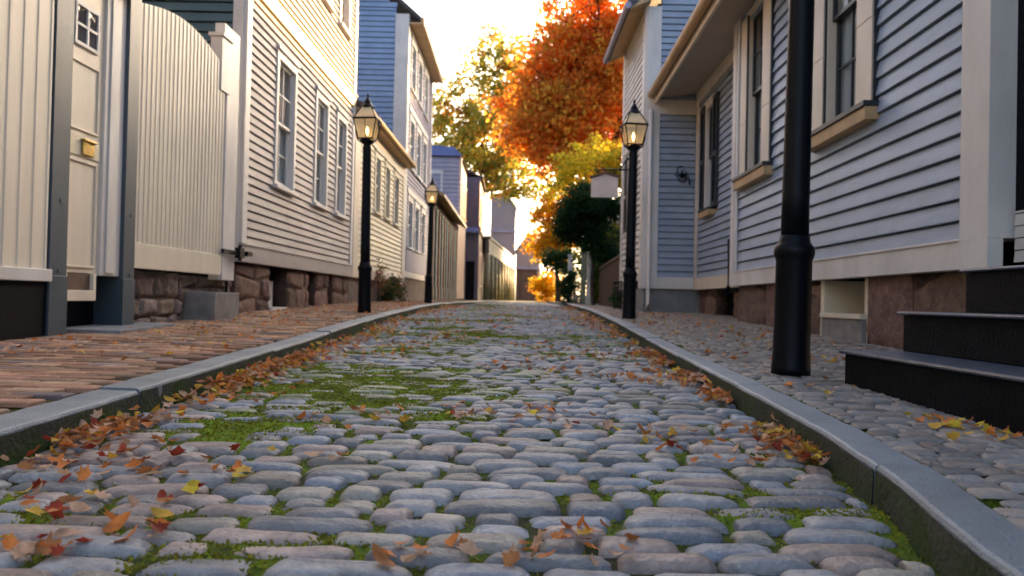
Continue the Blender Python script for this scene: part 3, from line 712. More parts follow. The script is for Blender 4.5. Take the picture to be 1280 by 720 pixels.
F1 = Fr((-3.1, 45.1), (-1, 0), (0, -1))
mb = MB(); clap(mb, F1, 0, 5, 3.6, 8.0, .24, .05); mb.build('wall', 'mauve', E1)
mb = MB(); mb.box(-8, -3.12, 45.15, 52, 0, 8.05); mb.build('body', 'orangebrick', E1)
mb = MB(); mb.hexa([(-8.3,44.9,8.05),(-2.95,44.9,8.05),(-2.95,52,8.05),(-8.3,52,8.05),(-7.6,45.4,8.85),(-3.5,45.4,8.65),(-3.5,51.6,8.65),(-7.6,51.6,8.85)]); mb.build('roof', 'blueroof', E1)
window(E1, F1, .95, 1.7, 5.2, 7.2, 'white', 'white', 2, 2, 2, .12, glass='farglass')
for a in (46.3, 48.4, 50.4): window(E1, Fr((-3.12, 0), (0, 1), (1, 0)), a, a+.9, 5.0, 7.0, 'peach', 'white', 1, 1, 1, .14, glass='farglass')
mb = MB(); mb.tube([(-3.06,45.3,8.0),(-3.06,45.3,4.5)], [.07,.07]); mb.build('downpipe', 'white', E1)
mb = MB(); mb.box(-6, -5.2, 48, 48.8, 8.6, 9.9); mb.box(-6.06, -5.14, 47.94, 48.86, 9.9, 10.05); mb.build('chimney', 'brownstone', E1)
E2 = empty('navy_house', (-2.5, 57, g(57)+KH), 'narrow dark navy house end with a thin blue awning, far left of the street', 'house')
F2 = Fr((-2.35, 55), (-1, 0), (0, -1))
mb = MB(); vboards(mb, F2, 0, 5, 0-.1, 8.4, .3, .03); mb.build('wall', 'navy', E2)
mb = MB(); mb.hexa([(-3.35,54.2,4.5),(-2.4,54.2,4.5),(-2.4,55,4.72),(-3.35,55,4.72),(-3.35,54.2,4.62),(-2.4,54.2,4.62),(-2.4,55,4.95),(-3.35,55,4.95)]); mb.build('awning', 'blueroof', E2)
mb = MB(); mb.box(-3.2, -2.6, 54.88, 54.97, -.06, 2.6); mb.build('door', 'dark', E2)
mb = MB(); mb.box(-7.4, -2.37, 55.03, 62, -.1, 8.4); mb.build('body', 'orangebrick', E2)
F2s = Fr((-2.37, 0), (0, 1), (1, 0))
for r0, r1 in ((5.6, 7.4), (1.0, 3.4)):
    window(E2, F2s, 56.5, 58, r0, r1, 'peach', 'white', 1, 1, 1, .2, glass='farglass'); window(E2, F2s, 59.3, 60.8, r0, r1, 'peach', 'white', 1, 1, 1, .2, glass='farglass')
mb = MB(); mb.box(-2.37, -2.25, 55.0, 62, 4.7, 5.0); mb.build('belt_board', 'tan', E2)
mb = MB(); gable(mb, -7.6, -2.37, 55.03, 62, 8.4, 1.2, .2); mb.build('roof', 'roof', E2)
# columned building where the street turns
E5 = empty('columned_house', (-1.0, 75, g(75)+KH), 'low building with a row of pale lime green columns where the street bends', 'building')
t5 = Vector((2.15, 33)).normalized(); F5 = Fr((-1.85, 62), t5, (t5.y, -t5.x))
mb = MB(); wbox(mb, F5, 0, 33, -3, -.5, -.1, 4.9); mb.build('body', 'brownwood', E5)
mb = MB(); wbox(mb, F5, -.1, 33.1, -.6, .08, 4.75, 4.95); wbox(mb, F5, 0, 33, -.3, .0, 3.6, 4.7); mb.build('entablature', 'greenwood', E5)
for i in range(10):
    mb = MB(); s = .2+i*3.6; mb.tube([F5.pt(s, -.15, -.1), F5.pt(s, -.15, 3.6)], [.27, .22], 10); mb.build('column', 'limewood', E5, smooth=True)
E4 = empty('pink_gable_house', (-1.3, 98, g(98)+KH), 'pinkish grey gabled house rising behind the lime green columns', 'house')
mb = MB(); mb.prism([(-2.8,0,-.1),(.25,0,-.1),(.25,0,11.2),(-1.0,0,12.9),(-2.8,0,12.4)], (0, 97.5, 0), (0, 108, 0)); mb.build('wall', 'pink', E4)
mb = MB(); mb.box(-2.85, .3, 97.3, 97.5, 8.2, 8.5); mb.build('cornice', 'mauve', E4)
mb = MB(); mb.hexa([(.35,97.2,11.1),(.35,108,11.1),(-1,108,12.95),(-1,97.2,12.95),(.35,97.2,11.35),(.35,108,11.35),(-1,108,13.2),(-1,97.2,13.2)]); mb.hexa([(-1,97.2,12.95),(-1,108,12.95),(-2.9,108,12.4),(-2.9,97.2,12.4),(-1,97.2,13.2),(-1,108,13.2),(-2.9,108,12.65),(-2.9,97.2,12.65)]); mb.build('roof', 'roof', E4)
E6 = empty('end_house', (2., 112, g(112)+KH), 'small pinkish gabled house with a brown ground floor closing the end of the street', 'house')
mb = MB(); mb.prism([(.5,0,4.4),(3.75,0,4.4),(3.75,0,6.6),(2.2,0,9.2),(.5,0,6.9)], (0, 111, 0), (0, 120, 0)); mb.build('upper_wall', 'pink', E6)
mb = MB(); mb.box(.55, 3.7, 111.1, 120, -.1, 4.35); mb.build('ground_floor', 'brownwood', E6)
mb = MB(); mb.box(3.45, 3.9, 110.9, 111.2, -.1, 4.4); mb.build('corner_board', 'pink', E6)
mb = MB(); mb.hexa([(4.0,110.6,6.3),(4.0,120,6.3),(2.2,120,9.25),(2.2,110.6,9.25),(4.0,110.6,6.55),(4.0,120,6.55),(2.2,120,9.5),(2.2,110.6,9.5)]); mb.hexa([(2.2,110.6,9.25),(2.2,120,9.25),(.3,120,6.65),(.3,110.6,6.65),(2.2,110.6,9.5),(2.2,120,9.5),(.3,120,6.9),(.3,110.6,6.9)]); mb.box(.4, 3.9, 110.8, 111, 4.3, 4.6); mb.build('roof', 'mauve', E6)
mb = MB(); mb.box(1.5, 2.6, 111.0, 111.12, -.05, 2.5); mb.build('door', 'orangebrick', E6)

# ------------------------------------------------------------------ RIGHT SIDE
FR = wallF_right()
Wh = empty('grey_blue_house', (3.0, 9, g(9)+KH), 'grey blue clapboard house with peach trimmed windows and brownstone footing, nearest on the right', 'house')
rw = [(6.62, 8.08), (9.52, 10.92)]
mb = MB(); clap(mb, FR, 5.27, 11.2, .45, 4.3, .146, .032, [(a+.02, b-.02, 1.58, 3.86) for a, b in rw]); mb.build('wall', 'greyblue', Wh)
mb = MB(); wbox(mb, FR, 4.93, 11.38, -.05, .05, .265, .45); wbox(mb, FR, 5.25, 11.2, -.05, .062, .45, .468); mb.build('skirt_board', 'white', Wh, bev=.004)
mb = MB(); wbox(mb, FR, 4.93, 5.26, -.25, .048, .45, 4.3); mb.build('corner_board', 'white', Wh, bev=.004)
mb = MB(); wbox(mb, FR, 11.2, 11.38, -.4, .048, .45, 4.3); wbox(mb, FR, 11.03, 11.12, .03, .055, .47, 4.3); mb.build('corner_board', 'white', Wh, bev=.004)
for a, b in rw:
    wd = b-a; c = MB()
    a2, b2 = a+.36, b-.30
    fo = window(Wh, FR, a2, b2, 1.72, 3.86, 'peach', 'blackframe', 2, 2, 2, .035, proud=.03, curtain=True, meet=.5)
    for x0, x1 in ((a+.03, a2-.004), (b2+.004, b-.02)):
        sh = MB(); wbox(sh, FR, x0, x1, .0, .06, 1.725, 2.44); wbox(sh, FR, x0, x1, .0, .06, 2.446, 3.86)
        sh.build('casing_board', 'peach', fo, bev=.005)
        sb = MB(); wbox(sb, FR, x0-.028, x0-.001, .0, .055, 1.725, 3.86); sb.build('shutter_shade', 'blackframe', fo)  # black strip painted in for the shadow at the shutter's back
    sl = MB(); wbox(sl, FR, a-.02, b+.03, -.05, .125, 1.565, 1.675); sl.build('sill', 'tan', fo, bev=.004, label='tan timber window sill')
    sl = MB(); wbox(sl, FR, a-.03, b+.04, -.05, .145, 1.678, 1.722); sl.build('sill_cap', 'blackframe', fo, bev=.004)
mb = MB(); mb.box(3.55, 9.5, -1.5, 15.2, .2, 4.3); mb.build('room_block', 'interior', Wh)
rubble(Wh, FR, 5.0, 6.93, g(5)+.02, .262, -.03, 'brownstone', 31, 1.2, 'foundation')
rubble(Wh, FR, 7.98, 8.5, g(7)+.02, .262, -.03, 'brownstone', 32, .9, 'foundation')
rubble(Wh, FR, 8.5, 11.3, g(8)+.02, .262, -.04, 'brownstone', 33, 1.0, 'foundation')
mb = MB(); wbox(mb, FR, 7.88, 7.98, -.55, -.03, g(7)+.05, .262); wbox(mb, FR, 6.93, 7.0, -.55, -.06, g(7)+.05, .262); wbox(mb, FR, 7.0, 7.88, -.58, -.5, g(7), .262); wbox(mb, FR, 6.95, 7.92, -.5, .0, -.10, -.055); mb.build('cellar_window', 'cream', Wh, bev=.004)
mb = MB(); wbox(mb, FR, 6.95, 7.92, -.5, -.02, g(7), -.102); mb.build('cellar_sill', 'granite', Wh)
mb = MB(); wbox(mb, FR, 7.02, 7.5, -.5, -.46, -.04, .25); mb.build('cellar_pane', 'dark', Wh)
# recessed stretch of the same house
FH = wallF_right(.27)
mb = MB(); clap(mb, FH, 11.38, 15.1, .48, 3.8, .125, .03, [(13.45, 14.75, 1.66, 3.6)]); mb.build('recessed_wall', 'greyblue', Wh)
mb = MB(); wbox(mb, FH, 11.3, 15.25, -.05, .05, .27, .48); wbox(mb, FH, 11.3, 15.25, -.05, .06, 3.8, 4.05); wbox(mb, FH, 15.1, 15.25, -.1, .05, .48, 3.8); wbox(mb, FH, 11.38, 11.55, 0, .05, .48, 3.8); mb.build('recessed_trim', 'peach', Wh, bev=.004)
window(Wh, FH, 13.75, 14.45, 1.68, 3.6, 'white', 'blackframe', 2, 3, 3, .06, curtain=True, shutters=('blackframe', .3, .3), sill='tan')
rubble(Wh, FH, 13.9, 15.2, g(14)+.02, .268, -.05, 'brownstone', 35, .5, 'foundation')
rubble(Wh, FH, 11.3, 12.9, g(12)+.02, .268, -.12, 'brownstone', 36, .6, 'foundation')
mb = MB(); wbox(mb, FH, 12.9, 13.9, -.5, -.3, g(13), .268); mb.build('cellar_opening', 'dark', Wh)
# big eave, roof
mb = MB()
def ex(y, o): return 2.25+.025*y+o
mb.hexa([(ex(-1,.05),-1,3.92),(ex(15.25,.05),15.25,3.92),(4.6,15.25,4.18),(4.6,-1,4.18),(ex(-1,.05),-1,3.96),(ex(15.25,.05),15.25,3.96),(4.6,15.25,4.22),(4.6,-1,4.22)]); mb.build('soffit', 'soffit', Wh)
mb = MB(); mb.hexa([(ex(-1,0.02),-1,3.82),(ex(15.25,.02),15.25,3.82),(ex(15.25,.06),15.25,3.82),(ex(-1,.06),-1,3.82),(ex(-1,.02),-1,4.05),(ex(15.25,.02),15.25,4.05),(ex(15.25,.06),15.25,4.05),(ex(-1,.06),-1,4.05)]); mb.build('fascia', 'peach', Wh)
mb = MB(); mb.tube([(ex(-1,-.06),-1,3.98),(ex(15.2,-.06),15.2,3.98)], [.075,.075], 12); mb.build('gutter', 'tan', Wh, smooth=True)
mb = MB(); mb.hexa([(ex(-1,-.05),-1,4.06),(ex(15.25,-.05),15.25,4.06),(6.3,15.25,6.3),(6.3,-1,6.3),(ex(-1,-.05),-1,4.13),(ex(15.25,-.05),15.25,4.13),(6.3,15.25,6.4),(6.3,-1,6.4)])
mb.hexa([(6.3,-1,6.3),(6.3,15.25,6.3),(10,15.25,4.1),(10,-1,4.1),(6.3,-1,6.4),(6.3,15.25,6.4),(10,15.25,4.2),(10,-1,4.2)]); mb.build('roof', 'roof', Wh)
# entry: recessed doorway at near end, and the wall going on past it
mb = MB(); wbox(mb, FR, 3.55, 4.93, -.2, -.12, .3, 3.0); mb.build('door', 'dark', Wh)
for a, b in ((3.75, 4.15), (4.35, 4.75)):
    for z0, z1 in ((.5, 1.2), (1.35, 2.6)):
        mb = MB(); wbox(mb, FR, a, b, -.12, -.105, z0, z1); mb.build('door_panel', 'blackframe', Wh, bev=.004)
mb = MB(); clap(mb, Fr((FR.pt(0, -.11, 0).x, 0), (.025, 1), (-1, .025)), 4.2, 4.9, .3, .62, .075, .012, gap=.006); mb.build('threshold_clapboards', 'white', Wh)
mb = MB(); wbox(mb, FR, 3.4, 4.93, -.42, .0, 3.0, 4.3); wbox(mb, FR, 3.22, 3.54, -.42, .048, .3, 4.3); mb.build('door_surround', 'white', Wh, bev=.004)
mb = MB(); clap(mb, FR, -1.5, 3.22, .45, 4.3, .146, .032); mb.build('near_wall', 'greyblue', Wh)
mb = MB(); wbox(mb, FR, -1.5, 3.22, -.4, -.03, -.7, .45); mb.build('near_foundation', 'brownstone', Wh)
# black stone steps
St = empty('stone_steps', (2.3, 3.1, g(3)+KH), 'three black stone steps rising to the doorway at the right edge', 'steps')
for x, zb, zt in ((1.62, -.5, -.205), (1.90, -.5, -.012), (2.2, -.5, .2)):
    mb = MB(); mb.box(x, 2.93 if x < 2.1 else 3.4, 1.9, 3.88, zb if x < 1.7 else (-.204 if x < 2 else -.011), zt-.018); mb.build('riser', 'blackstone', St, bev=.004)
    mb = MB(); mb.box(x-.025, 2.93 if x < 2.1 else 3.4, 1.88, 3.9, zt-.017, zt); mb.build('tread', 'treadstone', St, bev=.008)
mb = MB(); mb.box(2.55, 3.4, 2.3, 3.9, -.5, .18); mb.build('landing', 'blackstone', St, bev=.006)
# drain shoe
mb = MB(); mb.tube([(3.13,11.55,.95),(3.13,11.5,.30),(3.05,11.45,.16)],[.035,.035,.045]); mb.build('downpipe', 'black', Wh, smooth=True)

# --- F: second right house, gable end to us
Fh = empty('blue_grey_gable_house', (2.6, 17, g(17)+KH), 'taller blue grey clapboard house with white corner boards, behind the right middle lamp', 'house')
FFn = Fr((2.49, 15.3), (1, 0), (0, -1))
mb = MB(); clap(mb, FFn, .27, 7., .50, 6.2, .125, .03); mb.build('gable_wall', 'greyblue', Fh)
mb = MB(); clap(mb, FFn, .27, 7., 6.2, 8.8, .125, .03, shape=lambda z, a, b: (.27+(z-5.9)*1.1, 7-(z-5.9)*1.1)); mb.build('gable_peak', 'greyblue', Fh)
mb = MB(); wbox(mb, FFn, 0, .27, -.1, .04, .28, 5.7); wbox(mb, FFn, .27, 1.2, -.1, .045, .28, .50); wbox(mb, FFn, .27, 1.1, -.02, .04, 3.62, 3.9); mb.build('corner_board', 'white', Fh, bev=.004)
FFs = Fr((2.49, 0), (0, 1), (-1, 0))
mb = MB(); clap(mb, FFs, 15.56, 18.1, .45, 5.7, .125, .03, [(16.4, 17.3, 1.5, 3.2)]); mb.build('street_wall', 'white', Fh)
window(Fh, FFs, 16.4, 17.3, 1.5, 3.2, 'white', 'white', 2, 2, 2, .1, shutters=('blackframe', .3, .3))
mb = MB(); wbox(mb, FFs, 15.3, 15.56, -.1, .04, .28, 5.7); mb.build('corner_board', 'white', Fh)
mb = MB(); wbox(mb, FFs, 18.1, 18.3, -.1, .04, .28, 5.7); mb.build('corner_board', 'white', Fh)
mb = MB(); mb.box(2.7, 9.4, 15.4, 18.2, .2, 5.8); mb.build('room_block', 'interior', Fh)
mb = MB(); mb.box(2.53, 9.4, 15.34, 18.25, -.4, .28); mb.box(2.51, 9.4, 15.32, 18.27, -.4, -.02); mb.build('foundation', 'concrete', Fh)
mb = MB(); mb.hexa([(2.12,15.0,5.55),(2.12,18.45,5.55),(2.52,18.45,5.72),(2.52,15.0,5.72),(2.12,15.0,5.6),(2.12,18.45,5.6),(2.52,18.45,5.77),(2.52,15.0,5.77)]); mb.build('soffit', 'tan', Fh)
mb = MB(); mb.hexa([(2.06,14.98,5.5),(2.06,18.5,5.5),(5.99,18.5,9.1),(5.99,14.98,9.1),(2.06,14.98,5.72),(2.06,18.5,5.72),(5.99,18.5,9.3),(5.99,14.98,9.3)])
mb.hexa([(5.99,14.98,9.1),(5.99,18.5,9.1),(9.9,18.5,5.5),(9.9,14.98,5.5),(5.99,14.98,9.3),(5.99,18.5,9.3),(9.9,18.5,5.72),(9.9,14.98,5.72)]); mb.build('roof', 'roof', Fh)
mb = MB(); mb.tube([(2.06,14.95,5.6),(2.06,18.5,5.6)],[.07,.07]); mb.build('gutter', 'mauve', Fh)
mb = MB(); mb.tube([(2.58,15.22,3.7),(2.58,15.2,.0),(2.56,15.15,-.1)],[.035]*3); mb.build('downpipe', 'white', Fh, smooth=True)
mb = MB()
mb.tube([(3.20,15.27,2.45),(3.20,15.2,2.45)], [.05,.05]); 
for k in range(3):
    pts = [(3.2+.16*math.sin(t*.7+k*2.1)*t/6, 15.18-.05*math.sin(t), 2.45+.20*math.cos(t*.8+k*2.1)*t/6) for t in range(7)]; mb.tube(pts, [.014]*7, 6)
mb.build('iron_bracket', 'black', Fh)

# hanging sign
Sg = empty('hanging_sign', (2.45, 16.2, 2.5), 'blank cream hanging sign board on an iron bracket beside the orange tree', 'sign')
mb = MB(); mb.prism([(1.56,0,2.12),(2.10,0,2.12),(2.10,0,2.53),(1.83,0,2.60),(1.56,0,2.50)], (0, 16.17, 0), (0, 16.22, 0)); mb.build('board', 'signface', Sg, bev=.006)
mb = MB(); mb.tube([(2.49,16.2,2.70),(1.6,16.2,2.68)], [.018,.014]); mb.tube([(2.49,16.2,2.95),(2.3,16.2,2.92),(2.12,16.2,2.70)], [.02,.018,.014]); mb.tube([(1.7,16.2,2.68),(1.7,16.2,2.5)], [.008,.008]); mb.tube([(2.03,16.2,2.7),(2.03,16.2,2.5)], [.008,.008]); mb.lathe((2.36,16.2,2.80), [(.0,-.05),(.05,0),(.0,.05)], 8); mb.build('bracket', 'black', Sg)
mb = MB(); mb.prism([(1.53,0,2.50),(1.83,0,2.61),(2.13,0,2.53),(2.13,0,2.56),(1.83,0,2.645),(1.53,0,2.535)], (0, 16.12, 0), (0, 16.27, 0)); mb.build('cap', 'brownwood', Sg)

# --- fences, posts on the right beyond F
Rf = empty('brown_fence', (2.75, 21.5, g(21)+KH), 'brown vertical board fence beyond the taller blue grey house', 'fence')
Ff = Fr((2.48, 18.35), (.045, 1), (-1, .045))
mb = MB(); vboards(mb, Ff, 0, 7.2, g(18)+.1, 1.05, .16, .02); mb.build('boards', 'brownwood', Rf)
mb = MB(); wbox(mb, Ff, 0, 7.2, -.05, .04, 1.05, 1.1); mb.build('top_rail', 'brownwood', Rf)
def post(x, y, h, m, lab):
    mb = MB(); mb.box(x-.09, x+.09, y-.09, y+.09, g(y), h); mb.box(x-.12, x+.12, y-.12, y+.12, h, h+.06); mb.box(x-.11, x+.11, y-.11, y+.11, g(y), g(y)+.4)
    tag(mb.build('gate_post', m, org=(x, y, g(y)+KH), bev=.01), lab, 'post')
post(2.55, 26.4, 1.7, 'white', 'wide white gate post at the end of the brown board fence')
post(2.62, 29.5, 1.75, 'limewood', 'pale yellowish post seen behind the white gate post')
post(2.42, 33.5, 1.9, 'white', 'far white post under the dark evergreen crown')

# ------------------------------------------------------------------ lamps
def lamp(loc, label, first=None, lean=0.):
    r = empty('street_lamp', (0, 0, 0), label, 'street lamp', 'black gas style street lamps along the kerbs')
    mb = MB(); mb.lathe((0,0,0), [(.096,0),(.096,.03),(.094,.05),(.090,.12),(.088,.57),(.092,.585),(.098,.60),(.100,.62),(.096,.64),(.084,.655),(.076,.67),(.074,.70)], 28, .26); mb.build('base', 'black', r, smooth=True)
    mb = MB(); mb.lathe((0,0,0), [(.068,.66),(.067,.9),(.061,2.05),(.057,2.25),(.06,2.27),(.06,2.30),(.045,2.33),(.10,2.37),(.105,2.40),(.03,2.41)], 24, .26); mb.build('post', 'black', r, smooth=True)
    # lantern: four sided tapering cage
    zb, zm, zt = 2.41, 2.68, 2.86; hb, hm, ht = .10, .158, .065
    fr = MB()
    cb = [(-hb,-hb,zb),(hb,-hb,zb),(hb,hb,zb),(-hb,hb,zb)]; cm = [(-hm,-hm,zm),(hm,-hm,zm),(hm,hm,zm),(-hm,hm,zm)]; ct = [(-ht,-ht,zt),(ht,-ht,zt),(ht,ht,zt),(-ht,ht,zt)]
    for k in range(4):
        fr.tube([cb[k], cm[k]], [.009,.009], 6); fr.tube([cm[k], ct[k]], [.009,.009], 6)
        fr.tube([cb[k], cb[(k+1) % 4]], [.011,.011], 6); fr.tube([cm[k], cm[(k+1) % 4]], [.015,.015], 6)
        mid = lambda A, B: [(a+b)/2 for a, b in zip(A, B)]
        fr.tube([mid(cb[k], cb[(k+1) % 4]), mid(cm[k], cm[(k+1) % 4])], [.005,.005], 5)
    fr.lathe((0,0,0), [(.085,2.845),(.095,2.86),(.06,2.90),(.045,2.93),(.05,2.94),(.028,2.97),(.012,3.0),(.02,3.02),(.008,3.05)], 10)
    # side brackets curving up from the collar
    for sx in (-1, 1): fr.tube([(sx*.05,0,2.34),(sx*.13,0,2.40),(sx*.165,0,2.52),(sx*.16,0,2.67)], [.010,.010,.010,.010], 6)
    fr.build('lantern_frame', 'black', r)
    gl = MB()
    for A, B in ((cb, cm), (cm, ct)):
        for k in range(4): gl.add([A[k], A[(k+1) % 4], B[(k+1) % 4], B[k]], [(0,1,2,3)])
    gl.build('lantern_glass', 'lampglass', r)
    m = MB(); m.lathe((0,0,2.47), [(.004,0),(.018,.03),(.02,.07),(.006,.12)], 8); m.build('mantle', 'flame', r, smooth=True)
    return r
def place(r, loc, lean, rz, sc_=1.):
    r.location = loc; r.rotation_euler = (0, lean, rz); r.scale = (sc_,)*3
L0 = lamp(None, 'black street lamp standing on the right kerb in front of the taller blue grey house')
def dup(root, label):
    r = root.copy(); COL.objects.link(r); r['label'] = label
    for ch in list(root.children):
        c = ch.copy(); COL.objects.link(c); c.parent = r
    return r
place(L0, (1.63, 11.1, g(11.1)+KH), rad(.3), .1)
l1 = dup(L0, 'black street lamp in front of the large lilac grey house, on the left kerb'); place(l1, (-2.04, 11.1, g(11.1)+KH), rad(-.5), -.08)
l2 = dup(L0, 'small looking black street lamp farther up the left kerb, before the dark shop front'); place(l2, (-2.02, 19.3, g(19.3)+KH), rad(.8), .05)
l3 = dup(L0, 'thick black lamp post close by on the right sidewalk, its lantern out of the picture'); place(l3, (1.47, 4.2, g(4.2)+KH), rad(.8), .2, 1.04)

# ------------------------------------------------------------------ foliage
def crown_mesh(name, ells, nclump, per, size, rc, palette, parent, seed, hole=0., mat='leaf', flat=.6, ndir=None):
    R = np.random.default_rng(seed); P = []; Ccol = []
    pal = np.array([p[:3] for p in palette]); wts = np.array([p[3] for p in palette]); wts = wts/wts.sum()
    W = np.array([e[2] for e in ells], float); W /= W.sum()
    for i in range(nclump):
        e = ells[R.choice(len(ells), p=W)]; c, r = np.array(e[0]), np.array(e[1])
        d = R.normal(size=3); d /= np.linalg.norm(d); q = R.random()**(.45)
        q *= 1+.16*noise.noise(Vector(d*2.3+np.array([seed, 0, 0])))*1.6
        p = c+d*r*q
        if hole and noise.noise(Vector(p*.55+np.array([seed*.7]*3))) < -hole: continue
        n = int(per*R.uniform(.5, 1.5)); s = rc*R.uniform(.6, 1.3)
        pts = p+R.normal(size=(n, 3))*np.array([s, s, s*flat])
        k = noise.noise(Vector(p*.28+np.array([seed, 3, 1])))
        w = wts.copy()
        idx = R.choice(len(pal), p=w); base = pal[idx]
        other = pal[R.choice(len(pal), size=n, p=w)]
        mixv = (R.random((n, 1)) < .3)
        col = np.where(mixv, other, base)*R.uniform(.7, 1.25, (n, 1))*(1+.25*k)
        P.append(pts); Ccol.append(col)
    P = np.concatenate(P); Cc_ = np.concatenate(Ccol); n = len(P)
    u = R.normal(size=(n, 3)); u /= np.linalg.norm(u, axis=1)[:, None]
    t = R.normal(size=(n, 3)); v = np.cross(u, t); v /= np.linalg.norm(v, axis=1)[:, None]
    s = size*R.uniform(.6, 1.3, (n, 1)); w_ = np.cross(u, v)
    quad = np.stack([P-u*s, P+v*s*.62+w_*s*.15, P+u*s*1.05, P-v*s*.62+w_*s*.15], axis=1).reshape(-1, 3)
    off = np.array(ORG[parent.name]) if parent is not None else np.zeros(3)
    me = bpy.data.meshes.new(name); me.vertices.add(4*n); me.vertices.foreach_set('co', (quad-off).ravel())
    me.loops.add(4*n); me.loops.foreach_set('vertex_index', np.arange(4*n, dtype=np.int32))
    me.polygons.add(n); me.polygons.foreach_set('loop_start', np.arange(0, 4*n, 4, dtype=np.int32)); me.polygons.foreach_set('loop_total', np.full(n, 4, dtype=np.int32))
    me.update(); me.validate()
    ca = me.color_attributes.new('col', 'FLOAT_COLOR', 'POINT'); c4 = np.ones((4*n, 4), np.float32); c4[:, :3] = np.repeat(Cc_, 4, axis=0); ca.data.foreach_set('color', c4.ravel())
    me.materials.append(MT[mat]); o = bpy.data.objects.new(name, me); COL.objects.link(o); ORG[o.name] = Vector(off)
    if parent is not None: o.parent = parent
    return o
def trunk(par, base, top, r0, limbs, seed):
    R = random.Random(seed); mb = MB(); b = Vector(base); t = Vector(top); n = 7
    pts = [b.lerp(t, i/n)+Vector((R.uniform(-.12, .12), R.uniform(-.12, .12), 0))*(i > 0)*r0*3 for i in range(n+1)]
    mb.tube([b-Vector((0,0,.2))]+pts, [r0*1.5]+[r0*(1.15-.85*i/n) for i in range(n+1)], 9)
    for (e, f) in limbs:
        s = pts[max(1, int(f*n))]; e = Vector(e); m = s.lerp(e, .5)+Vector((R.uniform(-.3, .3), R.uniform(-.3, .3), R.uniform(.1, .5)))*r0*3
        mb.tube([s, m, e], [r0*.5, r0*.33, r0*.1], 6)
        for k in range(4):
            q = m.lerp(e, R.random()); dd = Vector((R.uniform(-1, 1), R.uniform(-1, 1), R.uniform(-.1, 1)))*r0*7
            mb.tube([q, q+dd*.5+Vector((0,0,.1)), q+dd], [r0*.17, r0*.1, r0*.03], 5)
    mb.build('trunk', 'bark', par, smooth=True)
def limbs_for(ells, n, seed):
    R = random.Random(seed); out = []
    for i in range(n):
        e = ells[i % len(ells)]; a = R.uniform(0, 6.28); q = R.uniform(.45, .85)
        out.append(((e[0][0]+e[1][0]*q*math.cos(a), e[0][1]+e[1][1]*q*math.sin(a), e[0][2]+e[1][2]*R.uniform(-.4, .6)), R.uniform(.4, .95)))
    return out
def tree(name, label, base, top, r0, ells, nclump, per, size, rc, pal, seed, hole=0., nl=9, group=None, **kw):
    t = empty(name, (base[0], base[1], g(base[1])), label, 'tree', group)
    trunk(t, base, top, r0, limbs_for(ells, nl, seed), seed)
    crown_mesh('crown', ells, nclump, per, size, rc, pal, t, seed, hole, **kw)
    return t
RED = [(.98,.34,.06,5),(.99,.44,.07,5),(.96,.24,.05,2.5),(.98,.58,.08,2.5),(.85,.5,.08,.8)]
tree('maple_tree', 'tall red and orange maple towering over the end of the street', (4.9,44,-.2), (4.5,44,13), .32,
     [((4.3,44,10.6),(5.2,2.6,4.9),5),((4.9,44,14.6),(4.3,2.4,5.0),4),((2.0,43,9.4),(2.6,1.6,2.4),1.5)], 1500, 46, .135, .42, RED, 3, .36, nl=14, group='autumn trees at the end of the street')
MIX = [(.40,.41,.08,4),(.55,.48,.09,4),(.25,.30,.07,3),(.75,.44,.09,3),(.72,.30,.09,1.2),(.68,.58,.09,3)]
tree('autumn_tree', 'loose olive and yellow tree with sky showing through, above the left houses', (-6.5,74,-.2), (-4.2,73,15), .34,
     [((-3.2,72,14.5),(4.9,4.,5.2),5),((-1.6,72,20.0),(4.0,3.,4.8),3.6),((-.1,71,11.4),(3.2,3.,3.2),2.4),((-6.0,72,15.5),(2.4,3,4.5),1.6)], 900, 30, .19, .48, MIX, 8, .12, nl=18, group='autumn trees at the end of the street')
YEL = [(.90,.58,.04,5),(.88,.42,.03,4),(.75,.62,.06,2.4),(.80,.30,.03,1.2)]
tree('yellow_tree', 'bright golden yellow tree glowing at the far end of the street', (4.6,80,-.2), (4.2,80,8), .25,
     [((3.5,80,6.8),(2.7,2.5,3.0),4),((4.6,80,9.6),(2.6,2.5,2.4),2.4),((4.6,80,5.0),(1.9,2,1.4),1.2)], 330, 34, .17, .45, YEL, 5, .35, nl=8, group='autumn trees at the end of the street')
YG = [(.92,.76,.07,5),(.80,.66,.06,4),(.95,.66,.06,4),(.35,.38,.06,1.4)]
tree('young_tree', 'yellow green tree under the red maple crown, above the dark evergreen', (3.6,35.5,-.2), (3.6,35.5,6.4), .14,
     [((3.5,35.5,6.4),(1.7,1.5,.9),3),((4.2,35.5,5.6),(1.2,1.3,.9),1.4),((2.5,35.5,5.6),(1.,1.,.5),1.),((1.6,35.7,5.0),(1.1,1.,.45),.7)], 170, 30, .09, .22, YG, 6, .3, nl=7, group='autumn trees at the end of the street')
EVG = [(.028,.085,.028,5),(.045,.12,.035,3),(.02,.06,.03,3),(.07,.12,.03,.8)]
tree('evergreen_tree', 'dark green bushy evergreen overhanging the brown board fence', (2.5,24.5,-.2), (2.35,24.5,3.0), .06,
     [((2.25,24.5,2.95),(.8,.8,.65),4),((1.75,24.3,2.45),(.5,.6,.6),2),((2.9,24.5,2.7),(.6,.6,.8),2.4),((2.5,24.4,2.0),(.75,.5,.45),2),((2.85,24.3,1.5),(.4,.5,.5),1.3),((1.7,24.5,1.95),(.3,.4,.3),.5)], 560, 46, .042, .13, EVG, 9, .3, nl=7)
